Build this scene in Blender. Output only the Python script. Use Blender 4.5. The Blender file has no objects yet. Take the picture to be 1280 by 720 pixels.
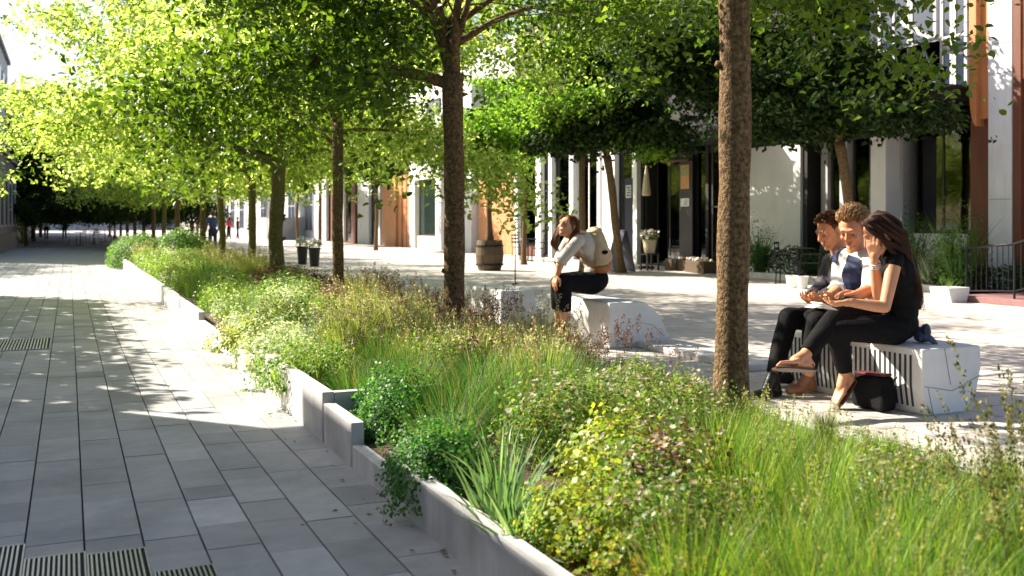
import bpy, math, random
import numpy as np
from mathutils import Vector, Matrix, Quaternion
PI = math.pi
TH = math.radians(23.9); CS, SN = math.cos(TH), math.sin(TH)
HC, FP = 1.3, 1250.0          # eye height (m), focal length in photo pixels
scene = bpy.context.scene
COL = bpy.data.collections.new('street_scene'); scene.collection.children.link(COL)

def ST(s, t, z=0.0):          # along the street, across the street, up -> world
    return Vector((-SN*s + CS*t, CS*s + SN*t, z))
def W(px, py, Y):             # a measured sight line at a chosen distance -> world
    return Vector(((px-640)/FP*Y, Y, HC - (py-278)/FP*Y))
def fs(px, t=16.3):           # street distance where the sight line of column px meets the line at offset t
    k = (px-640)/FP; Y = t/(SN + CS*k)
    return CS*Y - SN*k*Y
def tpos(px,t):
    return ST(fs(px,t),t,0)
def fY(px, t=16.3):
    k = (px-640)/FP; return t/(SN + CS*k)
def fz(px, py, t=16.3):
    return HC - (py-278)/FP*fY(px, t)

def tag(o, label=None, cat=None, group=None, kind=None):
    if label: o['label'] = label
    if cat: o['category'] = cat
    if group: o['group'] = group
    if kind: o['kind'] = kind
    return o
def empty(name, loc=(0,0,0), rz=0.0, label=None, cat=None, group=None):
    o = bpy.data.objects.new(name, None); COL.objects.link(o)
    o.location = loc; o.rotation_euler = (0,0,rz); o.empty_display_size = 0.2
    return tag(o, label, cat, group)
KIDS={}
def kids(o):
    if o.name not in KIDS: KIDS[o.name]=[c for c in COL.objects if c.parent is o]
    return KIDS[o.name]
def copy_tree(o, parent=None):
    c = o.copy(); COL.objects.link(c); c.parent = parent
    for ch in kids(o): copy_tree(ch, c)
    return c

class MB:
    def __init__(s): s.v=[]; s.f=[]; s.m=[]; s.c=[]; s.col=(1,1,1); s.mi=0; s.T=None
    def add(s, vs, fs_):
        b=len(s.v)
        if s.T is not None: vs=[tuple(s.T @ Vector(p)) for p in vs]
        s.v += [tuple(p) for p in vs]; s.c += [s.col]*len(vs)
        s.f += [tuple(b+i for i in f) for f in fs_]; s.m += [s.mi]*len(fs_)
    def box(s, x0,x1,y0,y1,z0,z1):
        if x0>x1: x0,x1=x1,x0
        if y0>y1: y0,y1=y1,y0
        if z0>z1: z0,z1=z1,z0
        s.add([(x0,y0,z0),(x1,y0,z0),(x1,y1,z0),(x0,y1,z0),(x0,y0,z1),(x1,y0,z1),(x1,y1,z1),(x0,y1,z1)],
              [(0,3,2,1),(4,5,6,7),(0,1,5,4),(1,2,6,5),(2,3,7,6),(3,0,4,7)])
        return s
    def prism(s, poly, a, b, axis='y', poly2=None):    # poly in the two other axes, closed
        n=len(poly); q=poly2 or poly
        def mk(p,c):
            if axis=='y': return (p[0],c,p[1])
            if axis=='x': return (c,p[0],p[1])
            return (p[0],p[1],c)
        vs=[mk(p,a) for p in poly]+[mk(p,b) for p in q]
        s.add(vs,[tuple(range(n))[::-1],tuple(range(n,2*n))]+[(i,(i+1)%n,n+(i+1)%n,n+i) for i in range(n)])
        return s
    def tube(s, pts, rad, seg=8, cap=True, flat=None):
        pts=[Vector(p) for p in pts]; n=len(pts)
        if not hasattr(rad,'__len__'): rad=[rad]*n
        vs=[]; up=None
        for i,p in enumerate(pts):
            d=(pts[min(i+1,n-1)]-pts[max(i-1,0)])
            if d.length<1e-9: d=Vector((0,0,1))
            d.normalize()
            if up is None:
                up=d.cross(Vector((0.31,0.17,0.93)))
                if up.length<.05: up=d.cross(Vector((1,0,0)))
            up=(up-d*up.dot(d)).normalized(); w=d.cross(up)
            for k in range(seg):
                a=2*PI*k/seg
                vs.append(p+(up*math.cos(a)+w*math.sin(a))*rad[i])
        fs_=[(i*seg+k, i*seg+(k+1)%seg, (i+1)*seg+(k+1)%seg, (i+1)*seg+k) for i in range(n-1) for k in range(seg)]
        if cap: fs_+= [tuple(range(seg))[::-1], tuple(range((n-1)*seg, n*seg))]
        s.add(vs,fs_); return s
    def lathe(s, prof, seg=16, c=(0,0)):       # prof: (r,z)
        n=len(prof); vs=[(c[0]+r*math.cos(2*PI*k/seg), c[1]+r*math.sin(2*PI*k/seg), z) for r,z in prof for k in range(seg)]
        fs_=[(i*seg+k, i*seg+(k+1)%seg, (i+1)*seg+(k+1)%seg, (i+1)*seg+k) for i in range(n-1) for k in range(seg)]
        fs_+= [tuple(range(seg))[::-1], tuple(range((n-1)*seg, n*seg))]
        s.add(vs,fs_); return s
    def capsule(s, p0, r0, p1, r1, seg=14):
        p0=Vector(p0); p1=Vector(p1); d=p1-p0; L=d.length
        if L<1e-6: d=Vector((0,0,1)); 
        else: d=d/L
        pts=[];rr=[]
        for a in (-80,-55,-28,0):
            a=math.radians(a); pts.append(p0+d*r0*math.sin(a)); rr.append(r0*math.cos(a))
        for a in (0,28,55,80):
            a=math.radians(a); pts.append(p1+d*r1*math.sin(a)); rr.append(r1*math.cos(a))
        if L<1e-6: pts.pop(4); rr.pop(4)
        # constant direction so the rings stay parallel
        up=d.cross(Vector((0.31,0.17,0.93)))
        if up.length<.05: up=d.cross(Vector((1,0,0)))
        up.normalize(); w=d.cross(up); n=len(pts)
        vs=[p+(up*math.cos(2*PI*k/seg)+w*math.sin(2*PI*k/seg))*r for p,r in zip(pts,rr) for k in range(seg)]
        fs_=[(i*seg+k, i*seg+(k+1)%seg, (i+1)*seg+(k+1)%seg, (i+1)*seg+k) for i in range(n-1) for k in range(seg)]
        fs_+= [tuple(range(seg))[::-1], tuple(range((n-1)*seg, n*seg))]
        s.add(vs,fs_); return s
    def ell(s, c, r, R=None, seg=18, rings=11):
        c=Vector(c); R=R or Matrix.Identity(3); vs=[]
        for i in range(rings):
            a=-PI/2+PI*(i+.5)/rings if 0<i<rings-1 else (-PI/2+.08 if i==0 else PI/2-.08)
            for k in range(seg):
                b=2*PI*k/seg
                vs.append(c+R@Vector((r[0]*math.cos(a)*math.cos(b), r[1]*math.cos(a)*math.sin(b), r[2]*math.sin(a))))
        fs_=[(i*seg+k, i*seg+(k+1)%seg, (i+1)*seg+(k+1)%seg, (i+1)*seg+k) for i in range(rings-1) for k in range(seg)]
        fs_+= [tuple(range(seg))[::-1], tuple(range((rings-1)*seg, rings*seg))]
        s.add(vs,fs_); return s
    def mesh(s, name, mats, smooth=False, colors=False):
        me=bpy.data.meshes.new(name); me.from_pydata(s.v,[],s.f)
        if not isinstance(mats,(list,tuple)): mats=[mats]
        for m in mats: me.materials.append(m)
        if len(mats)>1: me.polygons.foreach_set('material_index', s.m)
        if smooth: me.polygons.foreach_set('use_smooth',[True]*len(me.polygons))
        if colors:
            a=me.color_attributes.new('col','FLOAT_COLOR','POINT')
            arr=np.ones((len(s.v),4),'f'); arr[:,:3]=np.array(s.c,'f'); a.data.foreach_set('color',arr.ravel())
        me.update(); return me
    def build(s, name, mats, parent=None, smooth=False, colors=False, bev=0, loc=None, rz=None):
        o=bpy.data.objects.new(name, s.mesh(name,mats,smooth,colors)); COL.objects.link(o)
        if parent: o.parent=parent
        if loc is not None: o.location=loc
        if rz is not None: o.rotation_euler=(0,0,rz)
        if bev:
            b=o.modifiers.new('Bevel','BEVEL'); b.width=bev; b.segments=2; b.limit_method='ANGLE'; b.angle_limit=.6
        return o

def npmesh(name, V, F, mat, C=None, smooth=False):
    me=bpy.data.meshes.new(name)
    V=np.asarray(V,'f'); F=np.asarray(F,'i'); k=F.shape[1]
    me.vertices.add(len(V)); me.vertices.foreach_set('co',V.ravel())
    me.loops.add(F.size); me.loops.foreach_set('vertex_index',F.ravel())
    me.polygons.add(len(F)); me.polygons.foreach_set('loop_start',np.arange(0,F.size,k,dtype='i')); 
    me.polygons.foreach_set('loop_total',np.full(len(F),k,'i'))
    if smooth: me.polygons.foreach_set('use_smooth',np.ones(len(F),bool))
    me.update(calc_edges=True); me.validate()
    me.materials.append(mat)
    if C is not None:
        a=me.color_attributes.new('col','FLOAT_COLOR','POINT')
        arr=np.ones((len(V),4),'f'); arr[:,:3]=C; a.data.foreach_set('color',arr.ravel())
    return me
def obj(name, me, parent=None, loc=None, rz=None):
    o=bpy.data.objects.new(name, me); COL.objects.link(o)
    if parent: o.parent=parent
    if loc is not None: o.location=loc
    if rz is not None: o.rotation_euler=(0,0,rz)
    return o

# ---------------------------------------------------------------- materials
def nt(name):
    m=bpy.data.materials.new(name); m.use_nodes=True; t=m.node_tree
    for n in list(t.nodes): t.nodes.remove(n)
    out=t.nodes.new('ShaderNodeOutputMaterial'); return m,t,out
def pbr(name, col, col2=None, rough=.6, scale=6., bump=.0, bscale=None, metal=0., stretch=(1,1,1), attr=False, spec=.5, grime=0., emis=0):
    m,t,out=nt(name); N=t.nodes.new; L=t.links.new
    p=N('ShaderNodeBsdfPrincipled'); L(p.outputs[0],out.inputs[0])
    p.inputs['Roughness'].default_value=rough; p.inputs['Metallic'].default_value=metal
    p.inputs['Specular IOR Level'].default_value=spec
    tc=N('ShaderNodeTexCoord'); mp=N('ShaderNodeMapping'); mp.inputs['Scale'].default_value=stretch
    L(tc.outputs['Object'],mp.inputs[0])
    no=N('ShaderNodeTexNoise'); no.inputs['Scale'].default_value=scale; no.inputs['Detail'].default_value=7; no.inputs['Roughness'].default_value=.62
    L(mp.outputs[0],no.inputs['Vector'])
    rp=N('ShaderNodeValToRGB'); rp.color_ramp.elements[0].position=.3; rp.color_ramp.elements[1].position=.7
    c2=col2 or tuple(c*.78 for c in col)
    rp.color_ramp.elements[0].color=(*c2,1); rp.color_ramp.elements[1].color=(*col,1)
    L(no.outputs[0],rp.inputs[0]); last=rp.outputs[0]
    if attr:
        a=N('ShaderNodeAttribute'); a.attribute_name='col'
        mx=N('ShaderNodeMix'); mx.data_type='RGBA'; mx.blend_type='MULTIPLY'; mx.inputs[0].default_value=1
        L(last,mx.inputs[6]); L(a.outputs['Color'],mx.inputs[7]); last=mx.outputs[2]
    if grime:
        n2=N('ShaderNodeTexNoise'); n2.inputs['Scale'].default_value=1.7; n2.inputs['Detail'].default_value=9
        L(tc.outputs['Object'],n2.inputs['Vector'])
        r2=N('ShaderNodeMapRange'); r2.inputs[1].default_value=.45; r2.inputs[2].default_value=.75; r2.inputs[3].default_value=1; r2.inputs[4].default_value=1-grime
        L(n2.outputs[0],r2.inputs[0])
        mx=N('ShaderNodeMix'); mx.data_type='RGBA'; mx.blend_type='MULTIPLY'; mx.inputs[0].default_value=1
        L(last,mx.inputs[6]); L(r2.outputs[0],mx.inputs[7]); last=mx.outputs[2]
    L(last,p.inputs['Base Color'])
    rr=N('ShaderNodeMapRange'); rr.inputs[3].default_value=max(0,rough-.08); rr.inputs[4].default_value=min(1,rough+.1); L(no.outputs[0],rr.inputs[0]); L(rr.outputs[0],p.inputs['Roughness'])
    if bump:
        nb=N('ShaderNodeTexNoise'); nb.inputs['Scale'].default_value=bscale or scale*4; nb.inputs['Detail'].default_value=8; L(mp.outputs[0],nb.inputs['Vector'])
        b=N('ShaderNodeBump'); b.inputs['Strength'].default_value=bump; b.inputs['Distance'].default_value=.02
        L(nb.outputs[0],b.inputs['Height']); L(b.outputs[0],p.inputs['Normal'])
    if emis:
        p.inputs['Emission Color'].default_value=(*col,1); p.inputs['Emission Strength'].default_value=emis
    return m
def foliage_mat(name, gain=(1.9,1.75,.9), mixf=.5, rough=.45, spec=.35):
    m,t,out=nt(name); N=t.nodes.new; L=t.links.new
    a=N('ShaderNodeAttribute'); a.attribute_name='col'
    p=N('ShaderNodeBsdfPrincipled'); p.inputs['Roughness'].default_value=rough; p.inputs['Specular IOR Level'].default_value=spec
    L(a.outputs['Color'],p.inputs['Base Color'])
    tr=N('ShaderNodeBsdfTranslucent'); mx=N('ShaderNodeMix'); mx.data_type='RGBA'; mx.blend_type='MULTIPLY'; mx.inputs[0].default_value=1
    mx.inputs[7].default_value=(*gain,1); mx.clamp_result=False
    L(a.outputs['Color'],mx.inputs[6]); L(mx.outputs[2],tr.inputs[0])
    ms=N('ShaderNodeMixShader'); ms.inputs[0].default_value=mixf
    L(p.outputs[0],ms.inputs[1]); L(tr.outputs[0],ms.inputs[2]); L(ms.outputs[0],out.inputs[0])
    return m
def glass_mat(name, tint=(.5,.55,.55), refl=.12):
    m,t,out=nt(name); N=t.nodes.new; L=t.links.new
    tr=N('ShaderNodeBsdfTransparent'); tr.inputs[0].default_value=(*tint,1)
    gl=N('ShaderNodeBsdfGlossy'); gl.inputs['Roughness'].default_value=.03
    fr=N('ShaderNodeFresnel'); fr.inputs[0].default_value=1.5
    ad=N('ShaderNodeMath'); ad.operation='ADD'; ad.inputs[1].default_value=refl-.04; L(fr.outputs[0],ad.inputs[0])
    ms=N('ShaderNodeMixShader'); L(ad.outputs[0],ms.inputs[0]); L(tr.outputs[0],ms.inputs[1]); L(gl.outputs[0],ms.inputs[2]); L(ms.outputs[0],out.inputs[0])
    return m
def bark_mat(name, c1, c2, moss=None):
    m,t,out=nt(name); N=t.nodes.new; L=t.links.new
    p=N('ShaderNodeBsdfPrincipled'); L(p.outputs[0],out.inputs[0]); p.inputs['Roughness'].default_value=.85; p.inputs['Specular IOR Level'].default_value=.2
    tc=N('ShaderNodeTexCoord'); mp=N('ShaderNodeMapping'); mp.inputs['Scale'].default_value=(1,1,.6); L(tc.outputs['Object'],mp.inputs[0])
    v=N('ShaderNodeTexVoronoi'); v.feature='DISTANCE_TO_EDGE'; v.inputs['Scale'].default_value=26; 
    no=N('ShaderNodeTexNoise'); no.inputs['Scale'].default_value=9; no.inputs['Detail'].default_value=9; L(mp.outputs[0],no.inputs[0])
    mv=N('ShaderNodeMix'); mv.data_type='RGBA'; mv.inputs[0].default_value=.16; L(mp.outputs[0],mv.inputs[6]); L(no.outputs[1],mv.inputs[7]); L(mv.outputs[2],v.inputs['Vector'])
    n2=N('ShaderNodeTexNoise'); n2.inputs['Scale'].default_value=40; n2.inputs['Detail'].default_value=8; L(tc.outputs['Object'],n2.inputs[0])
    rp=N('ShaderNodeValToRGB'); rp.color_ramp.elements[0].position=.30; rp.color_ramp.elements[1].position=.72
    rp.color_ramp.elements[0].color=(*c1,1); rp.color_ramp.elements[1].color=(*c2,1)
    if moss: e=rp.color_ramp.elements.new(.78); e.color=(*moss,1)
    L(n2.outputs[0],rp.inputs[0])
    r1=N('ShaderNodeMapRange'); r1.inputs[2].default_value=.12; r1.inputs[3].default_value=.68; r1.inputs[4].default_value=1; L(v.outputs['Distance'],r1.inputs[0])
    mx=N('ShaderNodeMix'); mx.data_type='RGBA'; mx.blend_type='MULTIPLY'; mx.inputs[0].default_value=1; L(rp.outputs[0],mx.inputs[6]); L(r1.outputs[0],mx.inputs[7]); L(mx.outputs[2],p.inputs['Base Color'])
    ad=N('ShaderNodeMath'); ad.operation='ADD'; L(r1.outputs[0],ad.inputs[0]); L(n2.outputs[0],ad.inputs[1])
    b=N('ShaderNodeBump'); b.inputs['Strength'].default_value=.7; b.inputs['Distance'].default_value=.02; L(ad.outputs[0],b.inputs['Height']); L(b.outputs[0],p.inputs['Normal'])
    return m

M={}
M['slab']=pbr('slab_stone',(.42,.415,.41),(.33,.33,.335),rough=.65,scale=9,bump=.12,bscale=60,attr=True,grime=.36)
M['joint']=pbr('joint_sand',(.06,.055,.05),rough=.95,scale=30)
M['concrete']=pbr('precast_concrete',(.68,.675,.66),(.50,.49,.47),rough=.7,scale=4,bump=.15,bscale=40,grime=.42,stretch=(2.2,2.2,.35))
M['bench']=pbr('bench_concrete',(.78,.77,.75),(.66,.655,.64),rough=.6,scale=4,bump=.08,bscale=60,grime=.15)
M['crease']=pbr('bench_joint',(.30,.29,.28),rough=.8)
M['groove']=pbr('bench_groove',(.05,.05,.055),rough=.8)
M['metal']=pbr('dark_metal',(.02,.02,.022),rough=.45,metal=.6)
M['galv']=pbr('galvanised_bar',(.42,.42,.43),(.3,.3,.3),rough=.4,metal=.8,scale=20)
M['hole']=pbr('drain_dark',(.012,.012,.012),rough=.9)
M['soil']=pbr('bark_mulch',(.11,.06,.035),(.03,.018,.012),rough=.95,scale=35,bump=.9,bscale=70)
M['leaf']=foliage_mat('leaf_tree',gain=(2.9,2.9,1.5),mixf=.62)
M['leafm']=foliage_mat('leaf_mid',gain=(2.0,1.75,.6),mixf=.48)
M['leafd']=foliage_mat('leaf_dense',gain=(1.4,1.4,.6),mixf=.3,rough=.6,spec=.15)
M['plant']=foliage_mat('leaf_plant',gain=(2.1,1.9,.9),mixf=.45)
M['petal']=foliage_mat('petal',gain=(1.1,1.1,1.1),mixf=.35)
M['bark']=bark_mat('bark_brown',(.058,.036,.019),(.27,.175,.085))
M['bark_moss']=bark_mat('bark_mossy',(.10,.08,.03),(.24,.21,.08),(.20,.24,.06))
M['stem']=pbr('green_stem',(.08,.11,.03),rough=.7)
M['white']=pbr('white_render',(.72,.72,.72),(.64,.64,.65),rough=.7,scale=1.2,bump=.05,bscale=40,grime=.12)
M['white_wood']=pbr('white_painted_boards',(.76,.77,.8),(.6,.62,.66),rough=.55,scale=2.2,stretch=(3,3,.35),bump=.1,bscale=8,grime=.15)
M['grey']=pbr('grey_render',(.36,.36,.37),(.3,.3,.31),rough=.75,scale=2,grime=.2)
M['palegrey']=pbr('pale_grey_cladding',(.55,.56,.58),(.48,.49,.51),rough=.6,scale=2,grime=.1)
M['copper']=pbr('copper_cladding',(.62,.27,.10),(.48,.18,.06),rough=.5,scale=2.5,stretch=(2,2,.4),grime=.25)
M['rust']=pbr('rust_brown_timber',(.17,.05,.022),(.10,.03,.016),rough=.6,scale=3,stretch=(3,3,.3),grime=.2)
M['orange']=pbr('orange_timber',(.58,.27,.12),(.45,.18,.07),rough=.6,scale=3,stretch=(3,3,.3),grime=.12)
M['dark']=pbr('charcoal_frame',(.018,.018,.02),rough=.5)
M['brownwall']=pbr('dark_brown_brick',(.05,.035,.028),(.03,.022,.02),rough=.8,scale=3)
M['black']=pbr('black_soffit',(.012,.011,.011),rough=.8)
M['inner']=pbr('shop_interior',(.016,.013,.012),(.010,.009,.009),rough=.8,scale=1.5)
M['glass']=glass_mat('shop_glass',(.34,.37,.38),.06)
M['dglass']=glass_mat('dark_tinted_glass',(.2,.2,.2),.05)
M['gglass']=pbr('green_glass',(.018,.032,.028),rough=.06,spec=.9)
M['bglass']=pbr('blue_window_glass',(.035,.05,.085),(.02,.03,.05),rough=.05,spec=1.0,scale=1)
M['plaza']=None
M['stone']=pbr('old_brown_stone',(.34,.28,.25),(.22,.17,.15),rough=.8,scale=2,bump=.3,bscale=12,grime=.3)
M['terr']=pbr('red_paving',(.26,.13,.13),(.2,.1,.1),rough=.8,scale=12)
M['poster']=pbr('orange_poster',(.62,.22,.05),(.5,.3,.12),rough=.5,scale=5)
M['paper']=pbr('white_paper',(.8,.8,.78),(.74,.74,.72),rough=.6)
M['cream']=pbr('cream_paint',(.66,.56,.38),(.55,.45,.3),rough=.6)
M['navy']=pbr('navy_fabric',(.018,.024,.06),rough=.7)
M['barrel']=pbr('barrel_wood',(.12,.075,.04),(.06,.04,.02),rough=.7,scale=5,stretch=(3,3,.4))
M['redcloth']=pbr('red_cloth',(.5,.03,.02),rough=.8)
M['bluecloth']=pbr('blue_cloth',(.05,.08,.22),rough=.8)
M['darkred']=pbr('maroon_trim',(.13,.012,.016),rough=.6)
def plaza_mat():
    m,t,out=nt('plaza_paving'); N=t.nodes.new; L=t.links.new
    p=N('ShaderNodeBsdfPrincipled'); p.inputs['Roughness'].default_value=.7; L(p.outputs[0],out.inputs[0])
    tc=N('ShaderNodeTexCoord'); br=N('ShaderNodeTexBrick'); L(tc.outputs['Object'],br.inputs[0])
    br.inputs['Scale'].default_value=1; br.inputs['Brick Width'].default_value=.6; br.inputs['Row Height'].default_value=.3
    br.inputs['Mortar Size'].default_value=.006; br.inputs['Color1'].default_value=(.60,.55,.49,1); br.inputs['Color2'].default_value=(.51,.465,.42,1); br.inputs['Mortar'].default_value=(.17,.155,.14,1)
    no=N('ShaderNodeTexNoise'); no.inputs['Scale'].default_value=1.1; no.inputs['Detail'].default_value=10; no.inputs['Roughness'].default_value=.7; L(tc.outputs['Object'],no.inputs[0])
    r=N('ShaderNodeMapRange'); r.inputs[1].default_value=.3; r.inputs[2].default_value=.75; r.inputs[3].default_value=1.08; r.inputs[4].default_value=.72; L(no.outputs[0],r.inputs[0])
    mx=N('ShaderNodeMix'); mx.data_type='RGBA'; mx.blend_type='MULTIPLY'; mx.inputs[0].default_value=1; L(br.outputs[0],mx.inputs[6]); L(r.outputs[0],mx.inputs[7]); L(mx.outputs[2],p.inputs['Base Color'])
    b=N('ShaderNodeBump'); b.inputs['Strength'].default_value=.35; b.inputs['Distance'].default_value=.01; b.invert=True; L(br.outputs['Fac'],b.inputs['Height']); L(b.outputs[0],p.inputs['Normal'])
    return m
M['plaza']=plaza_mat()
# ================================================================ PEOPLE
from mathutils import noise
import bmesh
def blob(name, mb, mat, parent, voxel=.007, smooth=3, wr=0., wscale=9., seed=0, cut=None, smooth_f=.5, stretch=(1,1,.55)):
    me=mb.mesh(name,mat); o=bpy.data.objects.new('tmp',me); COL.objects.link(o)
    r=o.modifiers.new('r','REMESH'); r.mode='VOXEL'; r.voxel_size=voxel; r.use_smooth_shade=True
    s=o.modifiers.new('s','SMOOTH'); s.factor=smooth_f; s.iterations=smooth
    dg=bpy.context.evaluated_depsgraph_get(); dg.update()
    nm=bpy.data.meshes.new_from_object(o.evaluated_get(dg)); bpy.data.objects.remove(o); bpy.data.meshes.remove(me)
    nm.name=name
    if not nm.materials: nm.materials.append(mat)
    if wr:
        NN=[v.normal.copy() for v in nm.vertices]; CC=[v.co.copy() for v in nm.vertices]; out=[]
        for v,nrm_ in zip(CC,NN):
            if wr:
                q=Vector((v.x*stretch[0],v.y*stretch[1],v.z*stretch[2]))*wscale+Vector((seed,seed*2,0))
                n=noise.noise(q)+.5*noise.noise(q*2.3); n=abs(n)*-1.4+.35
                v=v+nrm_*n*wr
            out+=[v.x,v.y,v.z]
        nm.vertices.foreach_set('co',out); nm.update()
    if cut:
        bm_=bmesh.new(); bm_.from_mesh(nm); bmesh.ops.delete(bm_,geom=[f for f in bm_.faces if cut(f.calc_center_median())],context='FACES'); bm_.to_mesh(nm); bm_.free()
    nm.polygons.foreach_set('use_smooth',[True]*len(nm.polygons))
    ob=obj(name,nm,parent); return ob
SKIN=pbr('skin_warm',(.66,.31,.165),(.56,.25,.125),rough=.5,scale=14,bump=.08,bscale=160)
for _n in SKIN.node_tree.nodes:
    if _n.type=='BSDF_PRINCIPLED':
        _n.inputs['Subsurface Weight'].default_value=.18; _n.inputs['Subsurface Radius'].default_value=(.03,.012,.006); _n.inputs['Subsurface Scale'].default_value=.35
M['skin']=SKIN
M['lip']=pbr('lips',(.42,.16,.13),rough=.45); M['eye']=pbr('lashes',(.03,.018,.012),rough=.5); M['eyew']=pbr('eye_white',(.75,.72,.7),rough=.3)
M['bk']=pbr('black_cotton',(.006,.006,.007),(.009,.009,.010),rough=.8,scale=30,bump=.2,bscale=300,spec=.12)
M['bkj']=pbr('plum_black_jacket',(.035,.028,.038),(.025,.02,.026),rough=.7,scale=20,bump=.2,bscale=200)
M['shirt']=pbr('white_shirt',(.78,.78,.79),(.7,.7,.72),rough=.75,scale=20,bump=.15,bscale=200)
M['vest']=pbr('navy_vest',(.025,.04,.12),(.018,.03,.09),rough=.65,scale=20,bump=.2,bscale=200)
M['denim']=pbr('grey_denim',(.12,.14,.2),(.09,.1,.15),rough=.8,scale=20,bump=.2,bscale=200)
M['beige']=pbr('beige_canvas',(.55,.42,.26),(.46,.34,.2),rough=.8,scale=12,bump=.2,bscale=200)
M['tanl']=pbr('tan_leather',(.42,.17,.05),(.33,.12,.035),rough=.5,scale=12,bump=.15)
M['sandal']=pbr('sandal_leather',(.09,.045,.025),rough=.5)
M['brown_shoe']=pbr('brown_shoe',(.24,.11,.05),(.16,.07,.03),rough=.5)
M['shoe']=pbr('black_shoe',(.012,.012,.013),rough=.4)
M['whitef']=pbr('pale_jacket',(.60,.54,.46),rough=.8)
def hairmat(n,c,c2):
    m=pbr(n,c,c2,rough=.5,scale=40,bump=.5,bscale=120,stretch=(1,1,.12),spec=.3); return m
M['hair_dark']=hairmat('hair_dark_brown',(.030,.012,.007),(.060,.020,.009)); M['hair_blond']=hairmat('hair_sandy',(.42,.24,.10),(.20,.10,.04)); M['hair_brown']=hairmat('hair_brown',(.13,.055,.02),(.07,.03,.012)); M['hair_red']=hairmat('hair_auburn',(.20,.07,.02),(.10,.035,.012))

def frame(f,up=(0,0,1)):
    f=Vector(f).normalized(); u=Vector(up); u=(u-f*u.dot(f)).normalized(); l=u.cross(f)
    return Matrix((f,l,u)).transposed()      # columns: forward, left, up
def head_prims(mb,c,R,k):
    T=lambda x,y,z: Vector(c)+R@Vector((x,y,z))*k
    mb.ell(T(-.014,0,.030),[.097*k,.076*k,.086*k],R); mb.ell(T(.030,0,-.015),[.062*k,.061*k,.085*k],R)
    for sy in (-1,1):
        mb.capsule(T(-.005,sy*.050,-.045),.026*k,T(.062,sy*.012,-.098),.018*k)
        mb.ell(T(.070,sy*.032,-.022),[.022*k,.024*k,.022*k],R); mb.ell(T(.074,sy*.031,.012),[.0145*k]*3,R,12,9)
        mb.ell(T(-.008,sy*.079,.002),[.021*k,.008*k,.033*k],R,12,9)
    mb.capsule(T(.080,-.034,.033),.013*k,T(.080,.034,.033),.013*k)
    mb.capsule(T(.090,0,.020),.010*k,T(.112,0,-.017),.0125*k); mb.capsule(T(.098,-.011,-.022),.009*k,T(.098,.011,-.022),.009*k)
    mb.capsule(T(.084,-.020,-.052),.010*k,T(.084,.020,-.052),.010*k); mb.capsule(T(.082,-.016,-.064),.010*k,T(.082,.016,-.064),.010*k); mb.ell(T(.078,0,-.094),[.018*k,.02*k,.016*k],R,12,9)
def face_parts(e,c,R,k,brow='eye'):
    T=lambda x,y,z: Vector(c)+R@Vector((x,y,z))*k
    b=MB()
    for sy in (-1,1): b.capsule(T(.0905,sy*.018,.036),.0042*k,T(.083,sy*.046,.040),.003*k,8)
    b.build('eyebrows',M[brow],e,smooth=True)
    b=MB()
    for sy in (-1,1): b.tube([T(.0865,sy*.018,.007),T(.0905,sy*.031,.003),T(.083,sy*.045,.008)],[.0022*k,.0032*k,.002*k],6)
    b.build('eyelashes',M['eye'],e,smooth=True)
    b=MB(); b.ell(T(.0905,0,-.0535),[.0065*k,.022*k,.0045*k],R,12,7); b.ell(T(.0885,0,-.0635),[.0075*k,.019*k,.0052*k],R,12,7); b.build('lips',M['lip'],e,smooth=True)
def hand_prims(mb,wr,d,n,k=1.,curl=.45,spread=.10,side=1,thumb=.6):
    """wr wrist; d finger direction; n the way the palm faces; side +1/-1 picks the thumb side"""
    d=Vector(d).normalized(); n=Vector(n); n=(n-d*n.dot(d)).normalized(); w=d.cross(n)*side
    wr=Vector(wr); mb.capsule(wr-d*.02*k,.027*k,wr+d*.015*k,.026*k)
    tips=[]
    for i,(o,L) in enumerate(((.033,.070),(.011,.080),(-.011,.074),(-.031,.058))):
        kn=wr+d*(.088-.006*abs(i-1))*k+w*o*k
        mb.capsule(wr+w*o*.55*k+d*.01*k,.016*k,kn,.0135*k)
        a=(1.5-i)*spread; dd=(d*math.cos(a)+w*math.sin(a)).normalized(); p=kn; r=.0098*k
        for j,f in enumerate((.46,.30,.24)):
            ca=curl*(1.0+.12*i)*(.8 if j==0 else 1.0)
            dd=(dd*math.cos(ca)+n*math.sin(ca)).normalized(); nn=(n-dd*n.dot(dd))
            if nn.length>.1: n_=nn.normalized()
            q=p+dd*L*f*k; mb.capsule(p,r,q,r*.9,10); p=q; r*=.88
        tips.append(p)
    t0=wr+d*.022*k+w*.024*k; t1=t0+(d*.55+w*.75+n*.35).normalized()*.040*k; t2=t1+(d*.85+w*.25*(1-thumb)+n*.45*thumb).normalized()*.034*k; t3=t2+(d*.9-w*.1+n*.4*thumb).normalized()*.026*k
    mb.capsule(t0,.016*k,t1,.0135*k); mb.capsule(t1,.0125*k,t2,.0105*k,10); mb.capsule(t2,.0105*k,t3,.0088*k,10)
    return tips
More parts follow.
